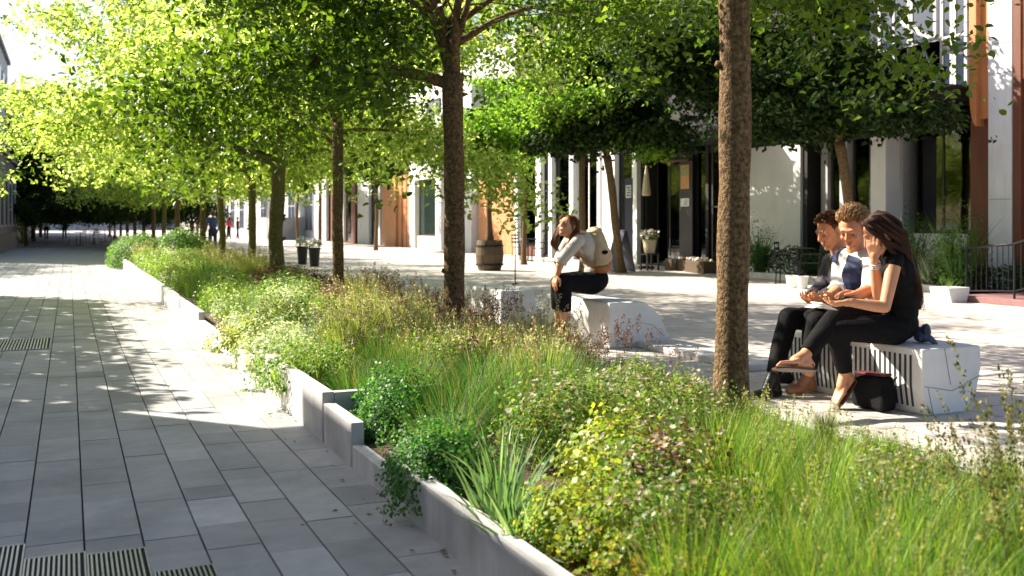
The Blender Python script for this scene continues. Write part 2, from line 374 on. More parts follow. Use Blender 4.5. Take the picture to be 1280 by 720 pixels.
def foot_prims(mb,ank,heel,toe,k=1.,bare=True,up=None):
    ank,heel,toe=Vector(ank),Vector(heel),Vector(toe); d=(toe-heel).normalized(); L=(toe-heel).length
    upv=(ank-heel); upv=(upv-d*upv.dot(d)).normalized() if upv.length>.01 else Vector((0,0,1)); w=d.cross(upv)
    mb.capsule(ank,.034*k,heel+d*.02+upv*.01,.031*k); mb.capsule(ank,.036*k,heel+d*L*.45+upv*.022,.031*k); mb.capsule(heel+d*.01,.030*k,heel+d*L*.5-upv*.004,.026*k)
    if bare:
        for i,o in enumerate((-.032,-.015,.001,.016,.031)):
            b=heel+d*L*.62+w*o*k; mb.capsule(heel+d*L*.40+w*o*.6*k+upv*.012,.021*k,b,.0155*k); tl=L*(.36-.028*i); mb.capsule(b,.0135*k,b+d*tl*.6-upv*.004,.0105*k,10); mb.capsule(b+d*tl*.6-upv*.004,.0105*k,b+d*tl-upv*.010,.0095*k,10)
    else:
        mb.capsule(heel+d*L*.45,.040*k,heel+d*L*.86,.030*k)
def limb(mb,pts,rr,off=0.):
    for i in range(len(pts)-1): mb.capsule(pts[i],rr[i]+off,pts[i+1],rr[i+1]+off)
def mid(a,b,f=.5): return Vector(a).lerp(Vector(b),f)
class Body:
    def __init__(s,J,k=1.12,female=True,label='',group=None,feet=('bare','bare'),name='person'):
        s.J={a:Vector(b) for a,b in J.items()}; s.k=k; s.f=female
        p=s.J['pelvis']; s.loc=Vector((p.x,p.y,0)); s.e=empty(name,s.loc,0,label,'person',group)
        s.J={a:b-s.loc for a,b in s.J.items()}; s.feet=feet
        J=s.J; s.R=frame(s.J['look']+s.loc if False else s.J['look']+s.loc); 
    def torso(s,mb,off=0.,sleeve=0.,low=True):
        J=s.J;k=s.k; lat=(J['shL']-J['shR']); w=lat.length; lat=lat.normalized(); up=(J['neck']-J['pelvis']).normalized(); fw=lat.cross(up).normalized()
        R=Matrix((fw,lat,up)).transposed(); hw=.158 if s.f else .155
        if low: mb.ell(J['pelvis'],[(.112)*k+off,(hw)*k+off,.105*k+off],R)
        wa=mid(J['pelvis'],J['chest'],.5) if 'waist' not in J else J['waist']
        mb.ell(wa,[(.092 if s.f else .108)*k+off,(.118 if s.f else .142)*k+off,.13*k+off],R)
        mb.ell(J['chest'],[(.100 if s.f else .115)*k+off,(.138 if s.f else .165)*k+off,.145*k+off],R)
        mb.ell(mid(J['pelvis'],wa,.5),[.10*k+off,.135*k+off,.10*k+off],R); mb.ell(mid(J['chest'],wa,.5),[.096*k+off,(.125 if s.f else .152)*k+off,.11*k+off],R)
        nb=J['neck']; 
        for q in ('shL','shR'): mb.capsule(mid(J['chest'],nb,.72),.068*k+off,J[q],(.044 if s.f else .056)*k+off)
        if s.f:
            for sy in (-1,1): mb.ell(J['chest']+fw*.085*k+lat*sy*.062*k-up*.005,[.05*k+off*.5,.052*k+off*.5,.052*k+off*.5],R)
        return R
    def build(s,face=True,brow='eye'):
        J=s.J;k=s.k; mb=MB(); s.torso(mb,-.012); h=J['head']; nb=J['neck']
        up=s.R@Vector((0,0,1)); 
        mb.capsule(nb-(nb-J['chest']).normalized()*.03,.056*k*(1 if s.f else 1.1),h+s.R@Vector((-.025,0,-.05))*k,.052*k*(1 if s.f else 1.12))
        head_prims(mb,h,s.R,k)
        for q in 'LR':
            sh,el,wr=J['sh'+q],J['el'+q],J['wr'+q]
            a=(.045 if s.f else .054); mb.capsule(sh,a*k,mid(sh,el,.35),a*.95*k); mb.capsule(mid(sh,el,.35),a*.95*k,el,a*.76*k)
            m_=mid(el,wr,.28); mb.capsule(el,a*.78*k,m_,a*.82*k); mb.capsule(m_,a*.82*k,wr,a*.55*k)
            hp=s.J.get('hand'+q); 
            if hp is not None:
                pn=s.J['palm'+q]+s.loc; hand_prims(mb,wr,hp-wr,pn,k*.95,s.J['curl'+q].x+s.loc.x,side=(1 if q=='L' else -1))
            hi,kn,an=J['hip'+q],J['kn'+q],J['an'+q]
            mb.capsule(hi,.088*k,mid(hi,kn,.5),.074*k); mb.capsule(mid(hi,kn,.5),.074*k,kn,.056*k)
            m_=mid(kn,an,.32); mb.capsule(kn,.054*k,m_,.056*k); mb.capsule(m_,.056*k,an,.034*k)
            foot_prims(mb,an,J['heel'+q],J['toe'+q],k,s.feet[0]=='bare')
        s.body=blob('body',mb,M['skin'],s.e,.0062,2)
        if face: face_parts(s.e,h,s.R,k,brow)
        return s
    def trousers(s,mat,off=.013,hem=.93,wr=.004):
        J=s.J;k=s.k; mb=MB(); lat=(J['shL']-J['shR']).normalized(); up=(J['neck']-J['pelvis']).normalized(); fw=lat.cross(up).normalized(); R=Matrix((fw,lat,up)).transposed()
        mb.ell(J['pelvis'],[.115*k+off,.160*k+off,.108*k+off],R)
        for q in 'LR':
            hi,kn,an=J['hip'+q],J['kn'+q],J['an'+q]; en=mid(kn,an,hem)
            mb.capsule(J['pelvis'],.095*k+off,hi,.088*k+off); mb.capsule(hi,.089*k+off,mid(hi,kn,.5),.076*k+off); mb.capsule(mid(hi,kn,.5),.076*k+off,kn,.058*k+off)
            m_=mid(kn,an,.32); mb.capsule(kn,.057*k+off,m_,.057*k+off); mb.tube([m_,mid(m_,en,.5),en],[.057*k+off,.050*k+off,(.037+.02*(1-hem))*k+off*1.1],16)
        return blob('trousers',mb,M[mat],s.e,.0075,2,wr,10.,3)
    def top(s,mat,off=.014,sleeve='none',name='top',wr=.004,low=True):
        J=s.J;k=s.k; mb=MB(); s.torso(mb,off,low=low)
        for q in 'LR':
            sh,el,w_=J['sh'+q],J['el'+q],J['wr'+q]; a=(.045 if s.f else .054)
            if sleeve=='cap': mb.capsule(sh,a*k+off,mid(sh,el,.10),a*k+off)
            elif sleeve=='elbow': mb.capsule(sh,a*k+off,mid(sh,el,.3),a*k+off); mb.tube([mid(sh,el,.2),el,mid(el,w_,.3)],[a*k+off*1.1,a*.9*k+off*1.2,a*.85*k+off*1.3],16)
            elif sleeve=='long': mb.capsule(sh,a*k+off,el,a*.82*k+off*1.2); mb.tube([el,mid(el,w_,.5),mid(el,w_,.9)],[a*.82*k+off*1.2,a*.78*k+off*1.1,a*.64*k+off],16); mb.capsule(el,a*.82*k+off*1.2,mid(el,w_,.4),a*.8*k+off)
        return blob(name,mb,M[mat],s.e,.0075,2,wr,9.,7)
    def shoes(s,mat,k2=1.12):
        for q in 'LR':
            mb=MB(); J=s.J; foot_prims(mb,J['an'+q],J['heel'+q],J['toe'+q]+(J['toe'+q]-J['heel'+q])*.04,s.k*k2,False)
            blob('shoe',mb,M[mat],s.e,.007,2)
    def sandals(s):
        for q in 'LR':
            J=s.J; an,he,to=J['an'+q],J['heel'+q],J['toe'+q]; d=(to-he).normalized(); L=(to-he).length; u=(an-he); u=(u-d*u.dot(d)).normalized(); w=d.cross(u); mb=MB(); o=he-u*.036-d*.02
            prof=[(-.0,.030),(.3,.034),(.6,.044),(.85,.042),(1.05,.022)]
            pl=[]
            for f,ww in prof: pl.append(o+d*(L+.03)*f+w*ww)
            for f,ww in prof[::-1]: pl.append(o+d*(L+.03)*f-w*ww)
            n=len(pl); mb.add(pl+[p-u*.012 for p in pl],[tuple(range(n)),tuple(range(n,2*n))[::-1]]+[((i+1)%n,i,n+i,n+(i+1)%n) for i in range(n)])
            for f,r in ((.62,.047),(.12,.040)):
                c=o+d*L*f+u*.028; mb.tube([c+(w*math.cos(a*PI/6)*r+u*math.sin(a*PI/6)*r*.85-u*.02) for a in range(7)],.0045,6)
            mb.build('sandal',M['sandal'],s.e,smooth=False)
def strands(e,name,mat,guides,n,r,rad,seed=0,base=None):
    """hair made of many thin locks laid along guide curves, over a base cap"""
    rs=random.Random(seed); mb=MB()
    if base: base(mb)
    for i in range(n):
        g=rs.choice(guides); off=Vector((rs.gauss(0,1),rs.gauss(0,1),rs.gauss(0,1))).normalized()*rad*rs.uniform(.5,1)
        m=len(g); L=rs.uniform(.72,1.0); pts=[]; k=6
        for j in range(k+1):
            f=j/k*(m-1)*L; a=int(min(f,m-2)); p=Vector(g[a]).lerp(Vector(g[a+1]),f-a)
            pts.append(p+off*(.55+.5*j/k)+Vector((rs.gauss(0,.003),rs.gauss(0,.003),0)))
        mb.tube(pts,[r*1.0,r*1.15,r*1.1,r,r*.8,r*.5,r*.15],5)
    return mb.build(name,M[mat],e,smooth=True)
def cap(mb,h,R,k,sc=1.,back=0.0,front=.0,low=.0):
    T=lambda x,y,z: h+R@Vector((x,y,z))*k
    mb.ell(T(-.030-back,0,.040),[.096*k*sc,.087*k*sc,.088*k*sc],R); mb.ell(T(-.045-back,0,.0-low),[.072*k*sc,.080*k*sc,.085*k*sc],R)
    if front: mb.ell(T(.042,0,.088),[.042*k,.060*k,.026*k],R)
grp='people sitting on the near bench'
P=W
cu=lambda x: Vector((x,0,0))
# ---- A: woman in black, nearest
A=Body(dict(pelvis=P(1122,405,7.09),waist=P(1127,375,7.05),chest=P(1123,338,6.99),neck=P(1112,309,6.96),head=P(1100,292,6.88),look=Vector((-.86,.14,-.60)),
 shL=P(1118,327,6.80),shR=P(1099,323,7.14),elL=P(1106,384,6.72),wrL=P(1061,378,6.70),handL=P(1036,381,6.74),palmL=Vector((-.25,.35,.9)),curlL=cu(.45),
 elR=P(1098,372,6.95),wrR=P(1093,322,6.83),handR=P(1090,298,6.82),palmR=Vector((.45,.55,.1)),curlR=cu(.25),
 hipL=P(1118,412,6.98),hipR=P(1110,408,7.20),knL=P(1046,412,6.90),knR=P(1048,393,6.98),anL=P(1056,468,7.0),anR=P(1005,445,6.76),
 heelL=P(1064,471,7.02),toeL=P(1041,504,6.95),heelR=P(1014,456,6.76),toeR=P(970,453,6.62)),1.12,True,
 'long haired woman in sleeveless black top and leggings, legs crossed, hand at her face',grp)
A.build(); A.top('bk',.012,'none','sleeveless_top'); A.trousers('bk',.010,.92,.003); A.sandals()
h=A.J['head']; R=A.R; k=1.12
Q=lambda px,py,Y: P(px,py,Y)-A.loc
g=[[h+R@Vector((.03,y,.105))*k, h+R@Vector((-.06,y*1.3,.10))*k, Q(1121+y*40,296,6.93-y*.4), Q(1134+y*50,325,6.96-y*.5), Q(1143+y*60,358,7.0-y*.6), Q(1149+y*40,384,7.03-y*.6)] for y in (-.07,-.045,-.02,0,.02,.045,.075)]
g+=[[h+R@Vector((.04,.05,.09))*k, h+R@Vector((.0,.088,.03))*k, Q(1106,303,6.80), Q(1119,318,6.78), Q(1131,345,6.80)]]*2
g+=[[h+R@Vector((.045,y*.8,.105))*k,h+R@Vector((.045,.075*sg,.05))*k,h+R@Vector((.025,.092*sg,-.01))*k,h+R@Vector((.0,.095*sg,-.07))*k,h+R@Vector((-.045,.085*sg,-.15))*k+Vector((.02,0,-.02))] for sg in (1,-1) for y in (.01*sg,.03*sg,.05*sg)]
_bk=[Q(1129,312,6.90),Q(1139,340,6.94),Q(1146,372,6.98)]
g+=[[h+R@Vector((.03-.02*j,.03*sg,.112))*k,h+R@Vector((.0-.03*j,.088*sg,.07))*k,h+R@Vector((-.02-.03*j,.094*sg,.0))*k,h+R@Vector((-.05-.03*j,.095*sg,-.07))*k,_bk[0]+Vector((0,-.07*sg,0)),_bk[1]+Vector((0,-.065*sg,0)),_bk[2]+Vector((0,-.06*sg,0))] for sg in (1,-1) for j in (0,1,2)]
g+=[[h+R@Vector((-.02,y,.115))*k,h+R@Vector((-.10,y,.07))*k,h+R@Vector((-.125,y,.0))*k,_bk[0]+Vector((0,-y,0)),_bk[1]+Vector((0,-y,0)),_bk[2]+Vector((0,-y,0))] for y in (-.05,-.02,.02,.05)]
strands(A.e,'hair','hair_dark',g,1900,.0040,.017,1,lambda mb: (cap(mb,h,R,k,1.0,low=.015), [mb.capsule(g[3][i],.036-.004*i,g[3][i+1],.033-.004*i) for i in range(1,5)]))
g2_=[[Q(1112,281,6.9),Q(1126,296,6.95),Q(1140,325,7.0),Q(1149,360,7.04),Q(1153,390,7.05)]]
strands(A.e,'hair_lock','hair_red',g2_,70,.004,.030,4)
b=MB(); c_=mid(A.J['elR'],A.J['wrR'],.86); dd=(A.J['wrR']-A.J['elR']).normalized(); s1=dd.cross(Vector((0,1,0))).normalized(); s2=dd.cross(s1)
for q in range(3): b.tube([c_-dd*.014*q+(s1*math.cos(a*PI/8)+s2*math.sin(a*PI/8))*.036 for a in range(17)],.004,6,cap=False)
b.build('bracelet',M['paper'],A.e,smooth=True)
# paper in her hand
pp=empty('folded_paper',P(1030,383,6.78),0,'folded white paper held by the group on the bench','paper')
b=MB(); b.T=Matrix.Rotation(.5,4,'Z')@Matrix.Rotation(.35,4,'Y'); b.box(-.075,.075,-.055,.055,0,.003); b.box(-.075,.0,-.053,.053,.004,.007); b.build('sheet',M['paper'],pp); b=MB(); b.T=Matrix.Rotation(.4,4,'Z')@Matrix.Rotation(-.25,4,'Y'); b.box(-.12,-.02,-.045,.05,.025,.028); b.build('sheet',M['paper'],pp)
# ---- B: sandy haired man in white shirt
Bm=Body(dict(pelvis=P(1090,404,7.56),waist=P(1086,376,7.52),chest=P(1076,343,7.45),neck=P(1070,315,7.40),head=P(1065,286,7.30),look=Vector((-.55,-.66,-.50)),
 shL=P(1093,328,7.22),shR=P(1054,325,7.62),elL=P(1090,362,7.06),wrL=P(1072,368,6.98),handL=P(1058,366,6.98),palmL=Vector((.1,-.3,-.9)),curlL=cu(.4),
 elR=P(1050,362,7.50),wrR=P(1034,372,7.28),handR=P(1018,374,7.18),palmR=Vector((-.2,.2,.9)),curlR=cu(.5),
 hipL=P(1084,409,7.42),hipR=P(1076,406,7.66),knL=P(1021,402,7.30),knR=P(1016,398,7.60),anL=P(1010,470,7.42),anR=P(1012,462,7.72),
 heelL=P(1017,484,7.46),toeL=P(984,488,7.40),heelR=P(1020,476,7.75),toeR=P(996,480,7.62)),1.13,False,
 'sandy haired man in white shirt and navy vest between the other two',grp,feet=('shoe','shoe'))
Bm.build(brow='hair_blond'); Bm.top('shirt',.016,'elbow','shirt'); Bm.trousers('bk',.012,.86,.004); Bm.shoes('brown_shoe',1.05)
k=1.13; h=Bm.J['head']; R=Bm.R
def short_hair(e,h,R,k,mat,seed,quiff=.05,n=520,sweep=False):
    rs=random.Random(seed); mb=MB(); T=lambda v: h+R@Vector(v)*k
    cap(mb,h,R,k,.985)
    for i in range(n):
        a=rs.uniform(-PI,PI); el=rs.uniform(-.15,1.5); c,s_=math.cos(el),math.sin(el)
        p=Vector((-.020+.098*c*math.cos(a),.084*c*math.sin(a),.038+.09*s_))
        if p.x>.045 and p.z<.088: continue
        if abs(a)<1.2 and p.z<.07 and p.x>.0: continue
        if el<.15 and abs(a)<1.9: continue
        nrm=Vector((c*math.cos(a),c*math.sin(a),s_)); fl=(Vector((.5,.15,.55 if p.x>.0 else -.1))+nrm*.55).normalized()
        if sweep: fl=(Vector((-.55,.35,.55))+nrm*.75+Vector((rs.gauss(0,.12),rs.gauss(0,.12),0))).normalized()
        L=rs.uniform(.02,.035)*(1.45 if sweep else 1)+quiff*max(0,p.x+.02)*5*.12; p2=p+fl*L*.5; p3=p+fl*L+Vector((-.2,0,-.25))*L*.4
        mb.tube([T(p-nrm*.004),T(p2),T(p3)],[.0045*k,.005*k,.001],5)
    mb.build('hair',M[mat],e,smooth=True)
short_hair(Bm.e,h,R,k,'hair_blond',3,.22,900,True)
# vest: open navy panels over the shirt
J=Bm.J; lat=(J['shL']-J['shR']).normalized(); up=(J['neck']-J['pelvis']).normalized(); fw=lat.cross(up).normalized(); RV=Matrix((fw,lat,up)).transposed()
mb=MB(); Bm.torso(mb,.030,low=False)
ck=J['chest'].copy()
def cutf(c):
    d=c-ck; l=d.dot(lat); f=d.dot(fw); u=d.dot(up)
    return (f>.0 and -.115<l<.005+max(0,u-.05)*.35) or u>.20 or abs(l)>.19 or (f<=0 and u>.17)
blob('vest',mb,M['vest'],Bm.e,.0045,4,0,9,5,cut=cutf)
mb=MB(); nb=J['neck']
for sg in (-1,1): mb.add([nb+fw*.075+lat*sg*.006-up*.01,nb+lat*sg*.070+fw*.02+up*.018,nb+lat*sg*.085+fw*.04-up*.035,nb+fw*.098+lat*sg*.045-up*.065],[(0,1,2,3)])
o=mb.build('collar',M['shirt'],Bm.e); sm=o.modifiers.new('t','SOLIDIFY'); sm.thickness=.006
# ---- C: dark jacket man
Cm=Body(dict(pelvis=P(1062,402,7.98),waist=P(1062,376,7.94),chest=P(1056,344,7.88),neck=P(1050,318,7.84),head=P(1038,289,7.74),look=Vector((-.83,-.34,-.42)),
 shL=P(1058,332,7.66),shR=P(1040,330,8.02),elL=P(1046,366,7.58),wrL=P(1024,376,7.40),handL=P(1008,378,7.30),palmL=Vector((.1,.2,.9)),curlL=cu(.5),
 elR=P(1028,362,7.90),wrR=P(1014,372,7.66),handR=P(1002,374,7.50),palmR=Vector((0,.1,.9)),curlR=cu(.5),
 hipL=P(1054,408,7.86),hipR=P(1046,404,8.06),knL=P(986,396,7.64),knR=P(1002,396,7.98),anL=P(966,470,7.46),anR=P(988,458,7.98),
 heelL=P(973,490,7.50),toeL=P(940,496,7.34),heelR=P(996,470,8.0),toeR=P(972,474,7.9)),1.12,False,
 'dark haired man in plum black jacket and black trousers, farthest of the group',grp,feet=('shoe','shoe'))
Cm.build(brow='hair_brown'); Cm.top('bkj',.020,'long','jacket',.006); Cm.trousers('bk',.012,.95,.004); Cm.shoes('shoe',1.15)
short_hair(Cm.e,Cm.J['head'],Cm.R,1.12,'hair_brown',8,.12)
# ---- D: woman with the backpack
D=Body(dict(pelvis=P(743,350,10.82),waist=P(741,328,10.80),chest=P(733,308,10.74),neck=P(720,293,10.70),head=P(709,284,10.66),look=Vector((-.50,-.75,.38)),
 shL=P(722,302,10.52),shR=P(712,300,10.92),elL=P(703,324,10.46),wrL=P(696,344,10.44),handL=P(693,354,10.42),palmL=Vector((.3,.2,-.9)),curlL=cu(.3),
 elR=P(700,322,10.9),wrR=P(698,343,10.72),handR=P(697,353,10.66),palmR=Vector((.3,.2,-.9)),curlR=cu(.3),
 hipL=P(740,354,10.7),hipR=P(736,352,10.92),knL=P(703,353,10.48),knR=P(699,352,10.76),anL=P(706,408,10.5),anR=P(698,404,10.8),
 heelL=P(711,423,10.52),toeL=P(689,426,10.36),heelR=P(704,414,10.83),toeR=P(684,418,10.68)),1.10,True,
 'woman with a beige backpack leaning forward on the farther bench, dark cropped trousers',None,feet=('shoe','shoe'))
D.build(brow='hair_brown'); D.top('whitef',.016,'elbow','jacket',.005); D.trousers('bk',.028,.66,.004); D.shoes('tanl',1.1)
k=1.10; h=D.J['head']; R=D.R; Q=lambda px,py,Y: P(px,py,Y)-D.loc
gd=[[h+R@Vector((.055,y*.7,.098))*k, h+R@Vector((.01,y*1.5,.085))*k, h+R@Vector((-.03,y*1.6,.05))*k, h+R@Vector((-.01,y*1.9,-.02))*k+Vector((0,0,-.02)), h+R@Vector((.02,y*2.0,-.08))*k+Vector((-.03,0,-.10)), h+Vector((-.07+y*.3,-y*1.2,-.27))] for y in (-.06,-.045,.045,.06)]
strands(D.e,'hair','hair_red',gd,520,.0045,.022,9,lambda mb: cap(mb,h,R,k,1.03,back=-.006))
# backpack (worn, but a thing of its own)
bp=empty('backpack',P(747,315,10.76)+Vector((0,0,0)),0,'beige canvas backpack with tan leather base on the back of the seated woman','backpack')
J=D.J; up=Vector((-.16,0,.98)).normalized(); 
ax=(J['shL']-J['shR']).normalized(); fw=ax.cross(up).normalized(); RB=Matrix((fw,ax,up)).transposed(); o=Vector((0,0,0))
mb=MB(); mb.ell(o+up*.02,[.12,.17,.23],RB); mb.ell(o+up*.12,[.105,.15,.15],RB); mb.ell(o-up*.10,[.115,.165,.12],RB); mb.ell(o-fw*.05-up*.05,[.1,.12,.12],RB); blob('bag_body',mb,M['beige'],bp,.009,3,.006,8,2)
mb=MB(); mb.ell(o-up*.165,[.125,.175,.075],RB); mb.ell(o-up*.14-fw*.04,[.10,.13,.065],RB); blob('leather_base',mb,M['tanl'],bp,.009,2,.003,8,2)
mb=MB(); mb.ell(o+up*.225,[.085,.12,.05],RB); blob('top_flap',mb,M['beige'],bp,.009,2)
mb=MB(); q=o-fw*.02+ax*.168; mb.T=None; mb.ell(q+up*.0-fw*.02,[.035,.010,.022],RB); mb.build('patch',M['bk'],bp,smooth=True)
for sg,sh in ((1,'shL'),(-1,'shR')):
    s_=J[sh]+D.loc-P(747,315,10.76); s_=s_-ax*sg*.045; mb=MB()
    pts=[o+up*.20+ax*sg*.08+fw*.09, s_+Vector((.03,0,.085)), s_+Vector((-.045,-.01,.045)), s_+Vector((-.05,0,-.09)), o-up*.12+ax*sg*.13+fw*.10]
    cc=[]
    for i in range(len(pts)-1):
        for j in range(5): cc.append(pts[i].lerp(pts[i+1],j/5))
    cc.append(pts[-1]); mb.tube(cc,.014,8); mb.build('strap',M['tanl'],bp,smooth=True)
# bag on the ground, under the near bench
bg=empty('shoulder_bag',P(1096,508,6.86)*1.0,0,'black shoulder bag with maroon zip edge on the ground against the near bench','bag')
bg.location=ST((CS*6.69-SN*2.745)+.33,(CS*2.745+SN*6.69)-.11,0); bg.scale=(.86,)*3
b=MB(); b.T=Matrix.Rotation(TH+PI/2,4,'Z'); pr=[(-.17,.012),(.17,.012),(.185,.10),(.165,.27),(-.15,.285),(-.185,.10)]
b.prism([(x,z) for x,z in pr],-.075,.075,'y',[(x*.97,z) for x,z in pr]); b.build('bag_body',M['bk'],bg,bev=.025)
b=MB(); b.T=Matrix.Rotation(TH+PI/2,4,'Z'); b.prism([(-.15,.287),(.165,.272),(.166,.292),(-.15,.307)],-.05,.05,'y'); b.build('maroon_edge',M['darkred'],bg,bev=.004)
b=MB(); b.T=Matrix.Rotation(TH+PI/2,4,'Z'); b.tube([(-.165,-.08,.28),(-.10,-.10,.22),(.0,-.105,.12),(.06,-.10,.06)],[.009,.012,.012,.008],8); b.build('strap',pbr('green_strap',(.10,.12,.04),rough=.7),bg,smooth=True)
# denim jacket behind her
dj=empty('denim_jacket',P(1153,420,7.06),0,'grey denim jacket lying on the bench behind the long haired woman','jacket'); dj.location.z=.455; dj.scale=(.8,.8,.7)
mb=MB(); mb.ell((0,0,.05),[.07,.10,.05]); mb.ell((.01,.05,.09),[.05,.08,.06]); mb.ell((.02,-.03,.12),[.035,.07,.07]); mb.capsule((.03,-.08,.05),.03,(.07,-.1,-.0),.022); blob('cloth',mb,M['denim'],dj,.008,2,.012,16,3)

# ---- distant figures
def far_person(px,t,name_label,topc,botc,heading=0.,walk=.2,sit=False,group=None,kk=1.):
    base=tpos(px,t); e=empty('person',base,heading,name_label,'person',group)
    Rz=Vector; sk=MB(); tp=MB(); tr=MB(); hr=MB()
    if not sit:
        hz=.92; kn=[(walk*.5,.09,.48),(-walk*.3,-.09,.48)]; an=[(walk,.09,.07),(-walk,-.09,.09)]; z0=0
    else:
        hz=.52; kn=[(.42,.1,.5),(.42,-.1,.5)]; an=[(.40,.1,.07),(.45,-.1,.07)]
    sh=hz+.50; hd=hz+.70
    for sg,K,A_ in ((1,kn[0],an[0]),(-1,kn[1],an[1])):
        tr.capsule((0,sg*.09,hz),.095,K,.065); tr.capsule(K,.065,A_,.045); sk.capsule(A_,.038,(A_[0]+.15,A_[1],.04),.035)
        s_=(0,sg*.19,sh-.04); el=(-.03+sg*.06,sg*.24,sh-.32); w_=(.12+sg*.08,sg*.22,sh-.54 if not sit else sh-.40)
        tp.capsule(s_,.055,el,.047); tp.capsule(el,.045,mid(el,w_,.8),.037); sk.capsule(el,.035,w_,.028); sk.capsule(w_,.03,(w_[0]+.05,w_[1],w_[2]-.08),.022)
    tr.ell((0,0,hz),[.12,.165,.12]); tp.ell((0,0,hz+.2),[.12,.155,.2]); tp.ell((0,0,hz+.38),[.125,.185,.17]); sk.capsule((0,0,sh-.02),.055,(.01,0,hd-.06),.05); sk.ell((.01,0,hd),[.095,.078,.115]); sk.ell((.1,0,hd-.015),[.018,.014,.02])
    sk.ell((0,0,hz+.3),[.09,.12,.22]); sk.ell((0,0,hz),[.09,.13,.1])
    for sg in (1,-1): sk.capsule((0,sg*.09,hz),.08,kn[0 if sg>0 else 1],.055); sk.capsule(kn[0 if sg>0 else 1],.05,an[0 if sg>0 else 1],.035); sk.capsule((0,sg*.1,sh-.05),.05,(0,sg*.19,sh-.04),.04); sk.capsule((0,sg*.19,sh-.04),.04,(-.03+sg*.06,sg*.24,sh-.32),.035)
    hr.ell((-.02,0,hd+.03),[.098,.09,.10]); hr.ell((-.05,0,hd-.03),[.07,.08,.09])
    blob('body',sk,M['skin'],e,.016,2); blob('top',tp,M[topc],e,.018,2,.006,8); blob('trousers',tr,M[botc],e,.018,2,.006,8); blob('hair',hr,M['hair_brown'],e,.018,1)
    e.scale=(kk,)*3
    return e
fg='distant people in the street'
far_person(266,5.6,'distant person in blue standing on the plaza past the flower bed','bluecloth','navy',2.2,.12,group=fg,kk=1.05)
far_person(240,8.0,'small distant person in dark clothes left of the blue one','bk','navy',1.0,.2,group=fg)
far_person(247,9.5,'small distant person in maroon beside a dark clad one','darkred','bk',4.0,.15,group=fg)
far_person(286,11.0,'distant person in red standing before the pale building','redcloth','bk',2.8,.1,group=fg)
far_person(297,12.0,'distant person in dark clothes right of the one in red','bk','bk',.5,.1,group=fg)
e_=far_person(63,-.9,'left one of two dark figures walking far down the path','shirt','bk',TH+PI/2+3.1,.3,group=fg); e_.location=ST(80,-1.5)
e_=far_person(77,.3,'right one of two dark figures walking far down the path','bk','bk',TH+PI/2,.3,group=fg); e_.location=ST(82,-.3)
# ================================================================ GROUND, PATH, PLAZA
rnd=random.Random(7)
g=MB(); g.add([(-900,-60,-.06),(900,-60,-.06),(900,1500,-.06),(-900,1500,-.06)],[(0,1,2,3)])
tag(g.build('ground',pbr('far_ground',(.3,.29,.28),rough=.9,scale=.5)),kind='structure')
sp=MB(); sp.add([(4.02,-8,0),(16.2,-8,0),(16.2,260,0),(4.02,260,0)],[(0,1,2,3)])
tag(sp.build('plaza',M['plaza'],rz=TH),kind='structure')
# path: long narrow slabs laid along the street
WALL_T=1.38; CW=.2205
pb=MB()
pb.mi=1; pb.add([(-2.62,-3,-.018),(1.5,-3,-.018),(1.5,36,-.018),(-2.62,36,-.018)],[(0,1,2,3)]); pb.mi=0
GR=[(-.376,-.160,3.25,4.47),(-.156,.0595,3.25,4.27),(.0635,.279,3.25,4.23),(.2875,.50,3.25,3.92),(-.69,-.18,11.3,12.35)]
for i in range(19):
    t1=WALL_T-CW*i-.004; t0=WALL_T-CW*(i+1)+.004
    s=-3+rnd.random()*.4
    while s<36:
        L=rnd.choice([.22,.33,.33,.44,.44,.6]); v=rnd.gauss(1,.075)
        v*=rnd.choice([1,1,1,1.1,.9,.86]); w=rnd.uniform(-.012,.012)
        pb.col=(v*(1+w),v,v*(1-w)); dz=rnd.uniform(-.0015,.0015)
        a,b=s+.0022,s+L-.0022
        pb.box(t0,t1,a,b,-.03,dz); s+=L
tag(pb.build('path',[M['slab'],M['joint']],colors=True,rz=TH),kind='structure')
pf=MB(); pf.add([(-2.62,36,-.001),(1.5,36,-.001),(1.5,260,-.001),(-2.62,260,-.001)],[(0,1,2,3)])
tag(pf.build('far_path',pbr('far_slab',(.36,.355,.35),(.29,.29,.29),rough=.7,scale=3),rz=TH),kind='structure')
side=MB(); side.add([(-20,-8,-.02),(-2.62,-8,-.02),(-2.62,260,-.02),(-20,260,-.02)],[(0,1,2,3)])
side.add([(16.2,-8,-.02),(40,-8,-.02),(40,260,-.02),(16.2,260,-.02)],[(0,1,2,3)])
side.add([(1.5,26,-.02),(4.02,26,-.02),(4.02,260,-.02),(1.5,260,-.02)],[(0,1,2,3)])
tag(side.build('pavement',M['grey'],rz=TH),kind='structure')
# red paving by the railing at the far right, 4 mm proud
rp_=MB(); s0,s1=fs(1300,13.6),fs(1205,13.6)
rp_.box(13.4,15.3,s0-4,s1,.0,.10); tag(rp_.build('red_pavement',M['terr'],rz=TH,bev=.01),kind='structure')

